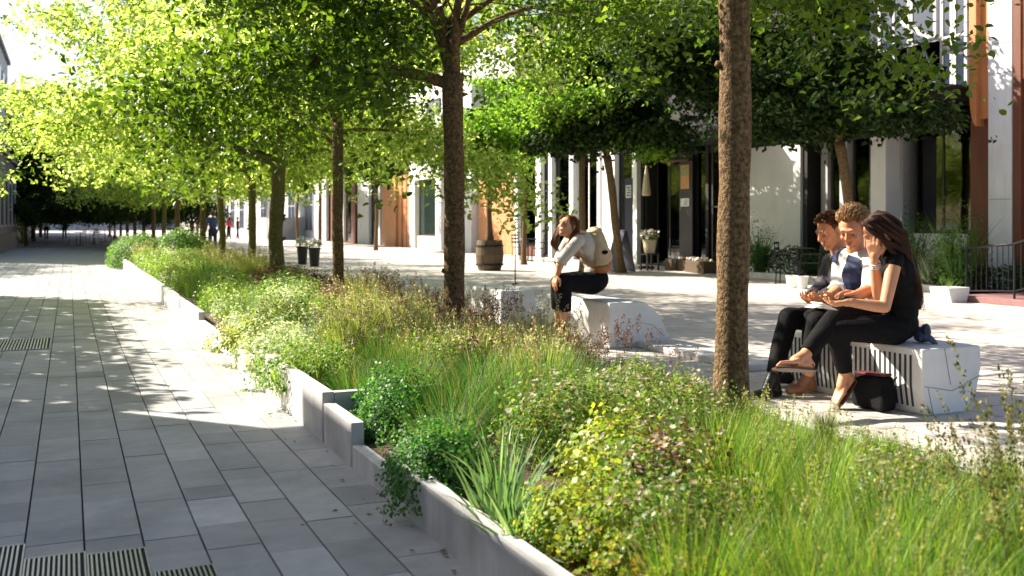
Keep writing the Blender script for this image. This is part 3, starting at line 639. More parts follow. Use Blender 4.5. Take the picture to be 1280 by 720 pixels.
# drain grates
def grate(t0,t1,s0,s1,label,pitch=.0175):
    e=empty('drain_grate',ST((s0+s1)/2,(t0+t1)/2),TH,label,'drain grate','slotted drain grates in the path')
    w,l=(t1-t0)/2,(s1-s0)/2
    MB().box(-w,w,-l,l,.0015,.003).build('channel',M['hole'],e)
    fr=MB(); fr.box(-w,-w+.006,-l,l,.0032,.009); fr.box(w-.006,w,-l,l,.0032,.009); fr.box(-w+.006,w-.006,l-.008,l,.0032,.009); fr.box(-w+.006,w-.006,-l,-l+.008,.0032,.009)
    fr.build('frame',M['galv'],e)
    b=MB(); x=-w+.006+pitch*.6
    while x<w-.006-pitch*.4: b.box(x-pitch*.22,x+pitch*.22,-l+.008,l-.008,.0032,.0085); x+=pitch
    b.build('bars',M['galv'],e)
labs=['slotted metal drain grate at the lower left corner, cut by the frame','slotted drain grate second from the left in the bottom row','slotted drain grate third from the left in the bottom row','slotted drain grate lowest and rightmost of the bottom row','dark square drain grate farther up the path by the left edge']
for (a,b,c,d),lb in zip(GR,labs): grate(a,b,c,d,lb,.0175 if c<10 else .03)

# raised planting bed
bed=MB(); ns,ntc=150,14; rr=random.Random(3)
vs=[];
for i in range(ns+1):
    for j in range(ntc+1):
        s=.6+ (33-.6)*i/ns; t=1.44+(3.93-1.44)*j/ntc
        edge=min(1,min(j,ntc-j)/2.0)
        vs.append((t,s,.105+.055*edge+rr.uniform(-.012,.012)))
fs_=[(i*(ntc+1)+j,i*(ntc+1)+j+1,(i+1)*(ntc+1)+j+1,(i+1)*(ntc+1)+j) for i in range(ns) for j in range(ntc)]
bed.add(vs,fs_)
tag(bed.build('soil',M['soil'],rz=TH,smooth=True),kind='structure')
wl=empty('planter_wall',ST(0,WALL_T),TH,'low grey concrete planter wall edging the flower bed','wall')
segs=[(.6,4.40,.20),(4.43,5.18,.12),(5.20,5.83,.235),(5.86,7.75,.295),(7.78,12.02,.17),(12.05,14.9,.262),(14.93,24.6,.275),(24.75,32.9,.285)]
for a,b,h in segs:
    MB().box(-.01,.062,a,b,-.02,h).build('wall_block',M['concrete'],wl,bev=.005)
MB().box(.064,.75,5.865,5.93,.0,.29).build('wall_block',M['concrete'],wl,bev=.005)
w2=empty('planter_kerb',ST(0,3.94),TH,'low pale kerb behind the grasses on the plaza side','kerb')
for a in range(11): MB().box(0,.08,.6+a*3,.6+a*3+2.985,-.02,.125).build('kerb_block',M['concrete'],w2,bev=.005)
MB().box(1.45-1.38,3.93-1.38,32.9,32.96,-.02,.2).build('wall_block',M['concrete'],wl,bev=.005)
# ================================================================ BUILDINGS (each along the line t=16.3, facing the street)
FT=16.3
def bld(name,label,s0,rzs=TH,t=FT):
    return empty(name,ST(s0,t),TH,label,'building')
def B(root,name,mat,t0,t1,s0,s1,z0,z1,s_ref,bev=0,parent=None):
    """box given in street coordinates; root stands at (s_ref, FT)"""
    return MB().box(t0-FT,t1-FT,s0-s_ref,s1-s_ref,z0,z1).build(name,M[mat],parent or root,bev=bev)
def window(root,s0,s1,z0,z1,sref,fm='dark',gm='bglass',t=FT,nm=1,nz=1,depth=.06,name='window',fw=.06):
    f=MB()
    x0,x1=t-FT-depth,t-FT
    f.box(x0,x1,s0-sref,s0-sref+fw,z0,z1); f.box(x0,x1,s1-sref-fw,s1-sref,z0,z1)
    f.box(x0,x1,s0-sref+fw,s1-sref-fw,z0,z0+fw); f.box(x0,x1,s0-sref+fw,s1-sref-fw,z1-fw,z1)
    for k in range(1,nm):
        c=s0-sref+(s1-s0)*k/nm; f.box(x0+.004,x1,c-fw*.4,c+fw*.4,z0+fw,z1-fw)
    for k in range(1,nz):
        c=z0+(z1-z0)*k/nz; f.box(x0+.008,x1,s0-sref+fw,s1-sref-fw,c-fw*.35,c+fw*.35)
    o=f.build(name,M[fm],root)
    MB().box(x0+.02,x0+.028,s0-sref+fw*.9,s1-sref-fw*.9,z0+fw*.9,z1-fw*.9).build('pane',M[gm],o)
    return o
def shell(root,sref,s0,s1,h,zc,wm='white',deep=7.):
    """recessed ground floor: side walls, back wall, floor, ceiling; upper wall above zc"""
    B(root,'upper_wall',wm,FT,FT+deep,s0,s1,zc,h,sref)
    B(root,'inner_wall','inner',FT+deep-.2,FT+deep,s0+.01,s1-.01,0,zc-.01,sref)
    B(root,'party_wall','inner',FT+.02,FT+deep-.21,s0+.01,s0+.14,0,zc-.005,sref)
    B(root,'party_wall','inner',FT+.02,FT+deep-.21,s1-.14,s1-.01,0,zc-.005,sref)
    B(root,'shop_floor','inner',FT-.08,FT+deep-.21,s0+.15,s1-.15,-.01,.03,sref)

# --- 1 corner building with copper cladding and white boarded pillar (px 1205..)
sA=fs(1212); sB=fs(1420); r=bld('copper_clad_building','building with copper cladding and a tall white boarded pillar at right edge',sB)
B(r,'upper_wall','rust',FT+.3,FT+7,sB-6,sA,3.6,9.5,sB)
B(r,'inner_wall','inner',FT+2.8,FT+3,sB-6,sA,0,3.59,sB)
B(r,'pillar','white_wood',FT-.30,FT-.20,fs(1265,FT-.30),fs(1235,FT-.30),0,9.4,sB,bev=.01)
B(r,'copper_panel','copper',FT-.2,FT+.28,fs(1236,FT-.2),fs(1221,FT-.2),fz(1228,150),9.45,sB,bev=.01)
# curved fin beside the pillar
poly=[]
z0,z1=fz(1222,160),fz(1222,112)
yy0=fs(1221,FT-.3)-sB; yy1=fs(1212,FT-.3)-sB
for k in range(9):
    a=k/8*PI/2; poly.append((yy1-(yy1-yy0)*(1-math.cos(a)), z1-(z1-z0)*math.sin(a)))
poly=[(yy0,9.45),(yy1,9.45)]+poly
MB().prism(poly,-.32,.2,'x').build('curved_fin',M['copper'],r,bev=.008)
B(r,'brown_post','rust',FT-.1,FT+.28,fs(1236,FT-.1),fs(1213,FT-.1),0,fz(1228,150)-.004,sB,bev=.01)
B(r,'brown_post','rust',FT-.34,FT+.28,fs(1276,FT-.34),fs(1266,FT-.34),0,9.4,sB,bev=.01)
B(r,'copper_panel','copper',FT-.30,FT+.28,fs(1400,FT-.3),fs(1277,FT-.3),fz(1270,103),9.45,sB,bev=.01)
B(r,'brown_post','rust',FT-.1,FT+.28,fs(1310),fs(1290),0,fz(1270,103)-.01,sB)
for k in range(3): 
    b_=MB(); zz=fz(1250,[95,58,250][k]); b_.box(-.308,-.301,fs(1264,FT-.30)-sB,fs(1236,FT-.30)-sB,zz,zz+.012); b_.build('board_joint',M['grey'],r)
window(r,fs(1400),fs(1311),.3,3.3,sB,'dark','bglass',t=FT+.2,nm=3)

# --- 2 grey building with balcony over a dark shop (px 1003..1212)
s0,s1=fs(1212)+.01,fs(1003); r=bld('balcony_building','dark shop building with glazed balcony above and pale columns below',s0)
zc=fz(1170,116)
B(r,'upper_wall','palegrey',FT+1.2,FT+7,s0,s1,zc,9.5,s0)
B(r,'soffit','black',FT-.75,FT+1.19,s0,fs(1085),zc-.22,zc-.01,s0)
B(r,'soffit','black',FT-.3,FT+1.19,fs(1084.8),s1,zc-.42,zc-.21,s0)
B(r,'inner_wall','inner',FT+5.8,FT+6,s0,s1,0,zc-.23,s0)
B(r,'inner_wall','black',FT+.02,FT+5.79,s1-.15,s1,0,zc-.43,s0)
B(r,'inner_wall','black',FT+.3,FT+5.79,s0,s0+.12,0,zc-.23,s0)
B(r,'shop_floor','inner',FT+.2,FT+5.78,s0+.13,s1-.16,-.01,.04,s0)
B(r,'column','white',FT-.45,FT-.05,fs(1107,FT-.45),fs(1088,FT-.45),0,fz(1098,172),s0,bev=.01)
B(r,'column','palegrey',FT+.25,FT+.6,fs(1129,FT+.25),fs(1113,FT+.25),0,zc-.24,s0,bev=.01)
B(r,'column','palegrey',FT+.3,FT+.5,fs(1046),fs(1037),0,zc-.43,s0)
B(r,'column','grey',FT+.3,FT+.5,fs(1022),fs(1014),0,zc-.43,s0)
B(r,'lintel','black',FT-.45,FT-.05,fs(1130),fs(1003),fz(1098,172)+.003,zc-.43,s0)
B(r,'sill_wall','white',FT+.1,FT+.4,fs(1205),fs(1132),0,fz(1170,292),s0,bev=.01)
window(r,fs(1205),fs(1132),fz(1170,291),zc-.25,s0,'dark','glass',t=FT+.32,nm=2,depth=.06)
window(r,fs(1112),fs(1048),.05,zc-.25,s0,'dark','glass',t=FT+.5,nm=3,depth=.06)
window(r,fs(1036),fs(1023),.05,zc-.45,s0,'dark','glass',t=FT+.45,nm=1,depth=.06)
# upper glazing, white mullions
for a,b_ in ((1211,1194),(1193,1178),(1172,1140),(1139,1100),(1092,1050),(1045,1010)):
    window(r,fs(a,FT+1.2),fs(b_,FT+1.2),zc+.12,zc+2.6,s0,'palegrey','bglass',t=FT+1.199,nm=1 if a>1150 else 2,nz=2,fw=.07)
    window(r,fs(a,FT+1.2),fs(b_,FT+1.2),zc+3.1,zc+4.8,s0,'palegrey','bglass',t=FT+1.199,nm=1 if a>1150 else 2,fw=.07)
bal=MB(); 
sa,sb=s0+.02-s0,fs(1118,FT-.75)-s0; x=-.72
bal.box(x-.03,x+.02,sa,sb,zc+.92,zc+.97); bal.box(x-.02,x+.01,sa,sb,zc+.06,zc+.1)
k=sa
while k<sb: bal.box(x-.014,x+.006,k,k+.028,zc+.1,zc+.92); k+=.42
for a in (sa+.1,sa+.95,sa+1.8): bal.tube([(x,a,zc+.1),(x,a+.42,zc+.92)],.014,6); 
bal.box(x,1.18,sb-.03,sb,zc+.92,zc+.97)
bl=bal.build('balcony_rail',M['palegrey'],r)
MB().box(x+.022,x+.03,sa,sb,zc+.12,zc+.9).build('glass_panel',glass_mat('balcony_glass',(.55,.6,.7),.25),bl)
B(r,'balcony_slab','dark',FT-.78,FT+1.19,s0,fs(1118,FT-.75),zc-.008,zc+.05,s0)
dg=MB(); dg.tube([(-.4,fs(1213)-s0+.05,fz(1213,66)),(-.4,fs(1146)-s0,fz(1146,30))],.06,8); dg.build('brace',M['palegrey'],r,smooth=True)
aw=MB(); n=10; vs=[]
for k in range(n+1):
    a=k/n*PI/2; z=zc-.24-.62*(1-math.cos(a)); xx=-.7+0.0-0.55*math.sin(a)*0
    yy=fs(1205)-s0+.02+ (fs(1150)-fs(1205))*(1-k/n*.75)
    vs+= [(-.72,yy,z),(.15,yy,z+.1)]
aw.add(vs,[(2*i,2*i+1,2*i+3,2*i+2) for i in range(n)]); aw.add([(p[0],p[1],p[2]+.015) for p in vs],[(2*i,2*i+2,2*i+3,2*i+1) for i in range(n)])
aw.build('awning',M['grey'],r)

# --- 3 white walled building (px 885..1003)
s0,s1=fs(1003)+.01,fs(885); r=bld('white_walled_building','low building with a plain white wall and dark openings',s0)
B(r,'wall','white',FT-.05,FT+6,fs(1003)+.02,fs(938),0,fz(970,182),s0,bev=.01)
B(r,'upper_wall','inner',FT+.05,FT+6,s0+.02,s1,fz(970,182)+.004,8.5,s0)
B(r,'canopy','black',FT-1.1,FT+.04,fs(955),s1,fz(930,176),fz(930,150),s0,bev=.01)
B(r,'inner_wall','inner',FT+3,FT+3.2,fs(938)+.01,s1,0,fz(930,177),s0)
window(r,fs(936),fs(888),.05,fz(930,178),s0,'dark','dglass',t=FT+.1,nm=4,nz=2)
window(r,fs(968),fs(940),fz(970,160),fz(970,110),s0,'dark','bglass',t=FT+.048,nm=2)
B(r,'sign_panel','white',FT-.15,FT-.06,fs(955)+.3,fs(955)+.95,fz(950,150)+.05,fz(950,150)+.5,s0)

# --- 4 dark recessed shop with poster (px 800..885)
s0,s1=fs(885)+.01,fs(800); r=bld('dark_shop_building','deep dark shop front with an orange poster by its door',s0)
zc=fz(845,190)
shell(r,s0,s0,s1,9.2,zc+.5,'inner',6)
B(r,'fascia','black',FT-.9,FT-.01,s0,s1,zc+.1,zc+.9,s0,bev=.01)
window(r,fs(880),fs(855),.05,zc,s0,'dark','dglass',t=FT+.5,nm=2)
window(r,fs(838),fs(806),.05,zc,s0,'dark','dglass',t=FT+.5,nm=2)
B(r,'door_post','dark',FT+.3,FT+.62,fs(854.5),fs(838.5),0,zc+.49,s0)
p_=B(r,'poster','poster',FT+.285,FT+.297,fs(851),fs(840.5),fz(846,236),fz(846,206),s0)
q_=MB().box(-.0-.022+.3,.283,fs(850)-s0,fs(841.5)-s0,fz(846,219),fz(846,208)); q_.build('poster_picture',pbr('poster_green',(.35,.36,.12),(.15,.2,.08),scale=9),p_)
B(r,'notice','paper',FT+.285,FT+.297,fs(851),fs(840.5),fz(846,258),fz(846,248),s0)
n_=MB()
for k in range(4): n_.box(.278,.2845,fs(849.5)-s0+.0,fs(849.5)-s0+.22-.05*(k%2),fz(846,256)+k*.045,fz(846,256)+k*.045+.018)
n_.build('notice_lines',M['dark'],r)
B(r,'door_head','rust',FT+.2,FT+.3,fs(853),fs(820),fz(846,201.5),fz(846,199),s0)

# --- 5 shop front with white posts and racks of clothes (px 645..800)
s0,s1=fs(800)+.01,fs(645); r=bld('clothes_shop_building','white shop front with many slim posts and clothes hung inside',s0)
zc=fz(720,176)
shell(r,s0,s0,s1,9.0,zc,'brownwall',6)
for a,b_ in ((800,794),(772,757),(753.5,750),(720,715),(693,689),(679,673),(650,646)):
    B(r,'post','white',FT-.12,FT+.06,fs(a),fs(b_),0,zc-.004,s0,bev=.008)
window(r,fs(793.5),fs(772.5),.05,zc-.01,s0,'navy','glass',t=FT+.1,nm=1)
window(r,fs(749.5),fs(720.5),.05,zc-.01,s0,'white','glass',t=FT+.1,nm=2)
window(r,fs(714.5),fs(693.5),.05,zc-.01,s0,'dark','glass',t=FT+.1,nm=1)
window(r,fs(688.5),fs(679.5),.05,zc-.01,s0,'dark','glass',t=FT+.1,nm=1)
window(r,fs(672.5),fs(650.5),.35,zc-.01,s0,'dark','glass',t=FT+.1,nm=1)
B(r,'stall_riser','rust',FT-.02,FT+.1,fs(672.5),fs(650.5),.0,.345,s0)
B(r,'door','white',FT+.0,FT+.06,fs(771),fs(758),0,zc-.3,s0,bev=.006)
for k in range(5):
    a=s0+1+(s1-s0-2)*k/5; window(r,a,a+1.5,zc+1.0,zc+3.0,s0,'dark','bglass',t=FT-.003,nm=2,fw=.07)

# --- 6 orange timber bays and white frames (px 480..645)
s0,s1=fs(645)+.01,fs(480); r=bld('orange_bay_building','building with sunlit orange timber bays between white frames',s0)
B(r,'wall','white',FT+.3,FT+7,s0,s1,0,9.0,s0)
B(r,'orange_panel','orange',FT-.05,FT+.29,fs(644),fs(599),0,fz(622,219),s0,bev=.01)
B(r,'white_frame','white',FT-.3,FT+.29,fs(597),fs(586),0,7.5,s0,bev=.01)
B(r,'white_frame','white',FT-.1,FT+.29,fs(583),fs(572),0,7.5,s0,bev=.01)
B(r,'orange_rib','orange',FT+.0,FT+.29,fs(585.7),fs(583.3),.3,fz(585,210),s0)
B(r,'orange_rib','orange',FT+.0,FT+.29,fs(571.7),fs(567),.3,fz(585,195),s0)
B(r,'white_frame','white',FT-.2,FT+.29,fs(556),fs(549),0,6.5,s0,bev=.01)
B(r,'white_frame','white',FT-.2,FT+.29,fs(523),fs(516),0,6.5,s0,bev=.01)
B(r,'white_frame','white',FT-.2,FT+.29,fs(548.9),fs(523.1),fz(536,224),fz(536,205),s0,bev=.01)
B(r,'door_base','cream',FT-.1,FT+.29,fs(548.9),fs(523.1),0,fz(536,295),s0,bev=.01)
window(r,fs(548.9),fs(523.1),fz(536,294.5),fz(536,225),s0,'dark','gglass',t=FT+.1,nm=1)
for a,b_ in ((515.5,511),(510,506),(505,501)): B(r,'orange_rib','orange',FT-.15+.05*(a>508),FT+.29,fs(a),fs(b_),0,fz(508,212),s0,bev=.01)
B(r,'orange_panel','orange',FT-.25,FT+.29,fs(500),fs(483),0,fz(490,212),s0,bev=.01)
B(r,'canopy','white',FT-.5,FT+.29,fs(515),fs(481),fz(490,211),fz(490,205),s0,bev=.01)
for k in range(4):
    a=s0+2+(s1-s0-3)*k/4; window(r,a,a+2.0,5.2,7.4,s0,'dark','bglass',t=FT+.297,nm=2,fw=.08)

# --- 7 grey and brown posts (px 400..480)
s0,s1=fs(480)+.01,fs(400); r=bld('slim_post_building','shaded shop front with grey column and brown posts',s0)
shell(r,s0,s0,s1,8.5,fz(440,205),'white',6); zc=fz(440,205)
for a,b_,m in ((464,450,'palegrey'),(447,442,'rust'),(420,416,'rust'),(432,428,'white'),(410,405,'white'),(478,476,'white')):
    B(r,'post',m,FT-.15,FT+.05,fs(a),fs(b_),0,zc-.004,s0)
window(r,fs(475.5),fs(464.5),.05,zc-.01,s0,'dark','glass',nm=1,t=FT+.05)
window(r,fs(441.5),fs(432.5),.05,zc-.01,s0,'rust','glass',nm=1,t=FT+.05)
window(r,fs(427.5),fs(420.5),.05,zc-.01,s0,'rust','glass',nm=1,t=FT+.05)
for k in range(4):
    a=s0+1.5+(s1-s0-3)*k/4; window(r,a,a+2.2,zc+1.2,zc+3.4,s0,'dark','bglass',t=FT-.003,nm=2,fw=.1)

# --- 8 pale building (px 255..400) and 9 far glazed building
s0,s1=fs(400)+.01,fs(262); r=bld('pale_building','long pale building with tall dim windows behind the trees',s0)
B(r,'wall','palegrey',FT,FT+7,s0,s1,0,9.5,s0)
for k in range(9):
    a=s0+2+(s1-s0-4)*k/9; window(r,a,a+(s1-s0)/22,.6,4.6,s0,'grey','bglass',t=FT-.003,nm=2,nz=2,fw=.12)
    window(r,a,a+(s1-s0)/22,5.6,8,s0,'grey','bglass',t=FT-.003,nm=2,fw=.12)
B(r,'base_block','grey',FT-2.5,FT-.01,fs(343,14.),fs(310,14.),0,fz(326,272,14.),s0,bev=.02)
s0,s1=fs(262)+.05,fs(262)+110; r=bld('far_terrace','far terrace of brown and white shop fronts seen between trunks',s0)
B(r,'wall','stone',FT,FT+7,s0,s1,0,9,s0)
for k in range(14):
    a=s0+2+7.6*k; window(r,a,a+4.2,.3,3.2,s0,'white','bglass',t=FT-.003,nm=3,fw=.25); window(r,a,a+4.2,4.6,6.8,s0,'white','bglass',t=FT-.003,nm=3,fw=.2)

# --- left side of the path
def left_building(name,label,s0,s1,h,wm,arch=True,t=-2.64,deep=5.):
    r=empty(name,ST(s0,t),TH,label,'building'); L=s1-s0
    MB().box(-deep,0,0,L,.0,h).build('wall',M[wm],r)
    MB().box(-deep-.15,.15,-.1,L+.1,h+.003,h+.22).build('roof_edge',M['grey'],r,bev=.02)
    MB().box(.003,.05,0,L,.0,.8).build('plinth',M['dark'] if wm=='stone' else M['grey'],r)
    n=max(2,int(L/3)); 
    for k in range(n):
        c=L*(k+.5)/n
        f=MB(); w=.55; z0=1.1; z1=2.9
        pts=[(-w,z0),(w,z0),(w,z1)]+([(w*math.cos(a*PI/8),z1+w*math.sin(a*PI/8)) for a in range(1,8)] if arch else [])+[(-w,z1)]
        f.prism([(c+p[0],p[1]) for p in pts],.003,.06,'x'); wo=f.build('window',M['palegrey'],r)
        f=MB(); f.prism([(c+p[0]*.82,z0+.1+(p[1]-z0)*.9) for p in pts],.061,.066,'x'); f.build('pane',M['bglass'],wo)
        if h>5.5: 
            f=MB(); f.box(.003,.06,c-.6,c+.6,h-2.6,h-1.0); wo=f.build('window',M['palegrey'],r); MB().box(.061,.066,c-.52,c+.52,h-2.5,h-1.1).build('pane',M['bglass'],wo)
    return r
left_building('render_building','pale rendered building beside the path, its shadow over the slabs',-6,10.75,4.6,'grey',False)
left_building('stone_building','brown stone building with arched windows at the left edge',42.5,61.5,4.3,'stone',True)
left_building('pale_left_building','pale grey upper building behind the stone one at left',43,62,10,'palegrey',False,t=-3.1)
left_building('far_left_building','distant shaded building past the hedge on the left',66,140,9,'stone',True,t=-4.0)
# end of the street
r=empty('street_end_building',ST(185,-12),TH,'pale distant building closing the end of the street','building')
MB().box(0,34,0,8,0,13).build('wall',M['palegrey'],r)
for k in range(10):
    for z in (1,4.6,8.2):
        wo=MB().box(1+3.3*k,2.9+3.3*k,-.06,-.003,z,z+2.2).build('window',M['white'],r); MB().box(1.15+3.3*k,2.75+3.3*k,-.066,-.061,z+.15,z+2.05).build('pane',M['bglass'],wo)
# ================================================================ TREES
def curve_path(p, d, L, n, rg, grav=0.0, wob=.12):
    pts=[Vector(p)]; d=Vector(d).normalized()
    for i in range(n):
        d=(d+Vector((rg.uniform(-wob,wob),rg.uniform(-wob,wob),rg.uniform(-wob,wob)+grav))).normalized()
        pts.append(pts[-1]+d*L/n)
    return pts
def leaves_np(cen, sig, n_each, size, rs, cols, weights=None, flat=.9):
    """rhombic folded leaves scattered about clump centres; returns V,F,C"""
    K=len(cen); N=K*n_each
    c=np.repeat(np.asarray(cen),n_each,axis=0)
    # rosettes: leaves share small twig points for a clustered look
    tw=rs.normal(size=(N//4+1,3))*np.array(sig); off=np.repeat(tw,4,axis=0)[:N]; 
    off=off+rs.normal(size=(N,3))*.045
    p=c+off
    nrm=rs.normal(size=(N,3))*np.array([.75,.75,.45])+np.array([0,0,flat]); nrm/=np.linalg.norm(nrm,axis=1)[:,None]
    d=rs.normal(size=(N,3)); d-=nrm*(d*nrm).sum(1)[:,None]; d/=np.linalg.norm(d,axis=1)[:,None]
    d[:,2]-=.35; d/=np.linalg.norm(d,axis=1)[:,None]
    w=np.cross(nrm,d)
    L=(size*rs.uniform(.65,1.25,N))[:,None]; 
    up_=nrm*L*.10
    V=np.stack([p, p+d*L*.22+w*L*.30+up_, p+d*L*.62+w*L*.27+up_, p+d*L-nrm*L*.05, p+d*L*.62-w*L*.27+up_, p+d*L*.22-w*L*.30+up_],1).reshape(-1,3)
    i6=np.arange(N)[:,None]*6; F=np.concatenate([i6+np.array([[0,1,2,3]]), i6+np.array([[0,3,4,5]])],0)
    cc=np.array(cols); idx=rs.choice(len(cc),N,p=weights); C=cc[idx]*rs.uniform(.75,1.25,(N,1)); 
    return V,F,np.repeat(C,6,axis=0)
LEAFL=[(.15,.21,.05),(.21,.27,.08),(.09,.15,.025),(.33,.37,.17)]
LEAFC=[(.075,.15,.018),(.10,.19,.02),(.13,.22,.025),(.055,.12,.02)]
def make_tree(seed, h=7.5, fork=2.5, r0=.10, R=3.6, limbs=None, nl=7, leaf=.095, dens=60, droop=.0, cols=LEAFC, bark='bark', lean=(0,0), bend=.03, low=True, at=None, lm='leaf'):
    rg=random.Random(seed); rs=np.random.RandomState(seed)
    tb=MB(); base=Vector((0,0,-.15)); 
    tp=[Vector((0,0,-.15)),Vector((0,0,.05)),Vector((lean[0]*.3+rg.uniform(-bend,bend),lean[1]*.3+rg.uniform(-bend,bend),fork*.4)),Vector((lean[0]*.65+rg.uniform(-bend,bend),lean[1]*.65,fork*.72)),Vector((lean[0],lean[1],fork))]
    n_=22; tt=[]; tr_=[]
    for i in range(n_+1):
        f=i/n_*(len(tp)-1); a_=min(int(f),len(tp)-2); q=tp[a_].lerp(tp[a_+1],f-a_); zz=max(0,q.z)
        q=q+Vector((math.sin(zz*2.1+seed)*.010,math.cos(zz*1.7+seed)*.010,0)); tt.append(q)
        tr_.append(r0*(1+.55*math.exp(-max(0,q.z)*7)+.035*math.sin(zz*9+seed)+rg.uniform(-.02,.02)-.07*zz/fork+.10*max(0,zz/fork-.85)*6))
    tt[-1]=tp[-1]; tb.tube(tt,tr_,18)
    for i in range(3):
        a_=rg.uniform(0,6.28); zz=rg.uniform(.5,fork*.95); ax_=tp[2].lerp(tp[3],.5); c0=Vector((lean[0]*zz/fork,lean[1]*zz/fork,zz)); dd_=Vector((math.cos(a_),math.sin(a_),.35)); tb.tube([c0+dd_*r0*.6,c0+dd_*r0*1.08],[r0*.30,r0*.18],8)
    # fine irregular bark lumps
    top=tp[-1]; clumps=[]
    spec=[]
    if limbs: spec+=limbs
    for k in range(nl):
        a=2*PI*(k+rg.uniform(-.25,.25))/nl; e=rg.uniform(.35,.95); spec.append((a,e,R*rg.uniform(.8,1.05),r0*rg.uniform(.30,.46),rg.uniform(0,.5)))
    spec.append((rg.uniform(0,6),1.45,h-fork-.8,r0*.72,0))
    spec.append((rg.uniform(0,6),1.2,(h-fork)*.8,r0*.55,.3))
    for (a,e,L,rad,dz) in spec:
        st=top+Vector((0,0,-.12+dz*.8 if e<1.1 else -.1))
        if dz>0 and e<1.1: st=top+Vector((0,0,dz*1.3)); tb.tube([top,st],[r0*.7,r0*.55],8)
        d=Vector((math.cos(a)*math.cos(e),math.sin(a)*math.cos(e),math.sin(e)))
        n=9; pts=curve_path(st,d,L,n,rg,grav=(-.055 if e<1.1 else .0),wob=.11)
        tb.tube(pts,[rad*(1-.82*i/n) for i in range(n+1)],7)
        for i in range(2,n+1):
            f=i/n; dirn=(pts[i]-pts[i-1]).normalized()
            for sgn in (-1,1):
                if rg.random()<.12: continue
                side=dirn.cross(Vector((0,0,1)))
                if side.length<.2: side=Vector((math.cos(i*2.4),math.sin(i*2.4),0))
                side=side.normalized()*sgn
                if e>1.1: 
                    q=i*2.4+ (0 if sgn<0 else PI); side=Vector((math.cos(q),math.sin(q),.25))
                sd=(dirn*.55+side+Vector((0,0,rg.uniform(-.25,.35)))).normalized()
                sl=(1.25-.55*abs(f-.55))*rg.uniform(.75,1.15)*R/3.6
                sp_=curve_path(pts[i],sd,sl,4,rg,grav=-.09-droop,wob=.16)
                tb.tube(sp_,[rad*.3*(1-.2*j) for j in range(5)],4,cap=False)
                for j in range(1,5):
                    clumps.append(tuple(sp_[j]+Vector((0,0,-.04))))
                    if low and j==3 and rg.random()<.55: clumps.append(tuple(sp_[j]+Vector((rg.uniform(-.2,.2),rg.uniform(-.25,.25),-.3-.6*rg.random()**1.5))))
        for j in (n-2,n-1,n): clumps.append(tuple(pts[j]))
    if at is not None: clumps=open_air(clumps,at)
    V,F,C=leaves_np(clumps,(.24,.24,.13),dens,leaf,rs,cols)
    return tb.mesh('trunk',M[bark],smooth=True), npmesh('crown',V,F,M[lm],C)
SUN_DIR=Vector((math.sin(math.radians(-65))*math.cos(math.radians(38)),math.cos(math.radians(-65))*math.cos(math.radians(38)),math.sin(math.radians(38))))
OPEN=[Vector(q) for q in ((2.45,7.3,1.0),(2.45,7.7,.9),(2.35,6.75,.9),(2.5,7.1,.6),(2.8,7.3,.7),(2.6,7.0,.55),(2.6,7.0,1.0),(2.5,6.9,1.3),(2.4,7.4,1.3),(2.2,6.9,.6),(1.95,6.7,.4),(2.2,7.3,.6),(2.35,7.8,1.3),(.85,10.8,.7),(.7,10.7,1.1),(.55,10.5,.6),(1.2,10.5,.5),(3.0,6.9,.45),(2.05,10.7,.0),(4.1,8.5,0),(3.6,8.2,0),(1.6,10.9,.3),(3.4,9.5,0),(.2,12.5,0),(.75,10.85,.95),(2.3,6.4,0))]
def open_air(cl,loc,rad=.5):
    out=[]
    for c in cl:
        w_=Vector(c)+loc; ok=True
        for q in OPEN:
            d=w_-q; a=d.dot(SUN_DIR)
            if a>0 and (d-SUN_DIR*a).length<rad: ok=False; break
        if ok: out.append(c)
    return out
TREES=[]
def put_tree(meshes, loc, rz, sc, label, cat='tree', group=None, name='street_tree'):
    e=empty(name,loc,rz,label,cat,group); e.scale=(sc,sc,sc)
    obj('trunk',meshes[0],e); obj('crown',meshes[1],e); TREES.append(e); return e
GRP='row of street trees in the flower bed'
# world-facing headings: the limb angles below are world angles because the roots are unrotated
tA=make_tree(11,at=ST(4.62,3.4,.12),h=5.4,fork=3.05,r0=.092,R=1.7,nl=6,limbs=[(0.35,.4,1.2,.04,0)],bend=.012,bark='bark',leaf=.056,dens=120,lm='leafm')
tB=make_tree(12,at=ST(9.07,3.4,.12),h=5.0,fork=2.62,r0=.104,R=2.9,limbs=[(PI*.97,.30,2.6,.062,0),(PI*.62,1.0,2.8,.045,0)],nl=5,bend=.02,bark='bark',leaf=.07,dens=105,lm='leafm',cols=[(.045,.10,.012),(.07,.14,.018),(.10,.19,.022)])
tC=make_tree(13,at=ST(13.6,3.4,.12),h=5.2,fork=2.55,r0=.078,R=3.2,limbs=[(PI*.85,.75,2.2,.03,-.3),(0.0,.25,2.4,.03,0)],bend=.03,bark='bark',leaf=.08,dens=46,low=False,cols=LEAFL)
tD=make_tree(14,h=8.2,fork=2.35,r0=.13,R=4.2,limbs=[(PI*1.0,.40,4.8,.09,0),(PI*1.05,.62,3.6,.05,0.2),(PI*.95,.85,4.6,.05,0),(PI*.85,.68,4.2,.05,0),(PI*1.1,1.05,4.6,.05,0)],bend=.06,bark='bark_moss',leaf=.09,dens=44,droop=.02,cols=LEAFL)
tE=make_tree(15,h=7.8,fork=2.1,r0=.085,R=3.8,bend=.05,bark='bark_moss',leaf=.10,dens=38,droop=.09,cols=LEAFL)
tF=make_tree(16,h=7.8,fork=2.15,r0=.09,R=3.8,bend=.04,bark='bark',leaf=.10,dens=38,droop=.09,cols=LEAFL)
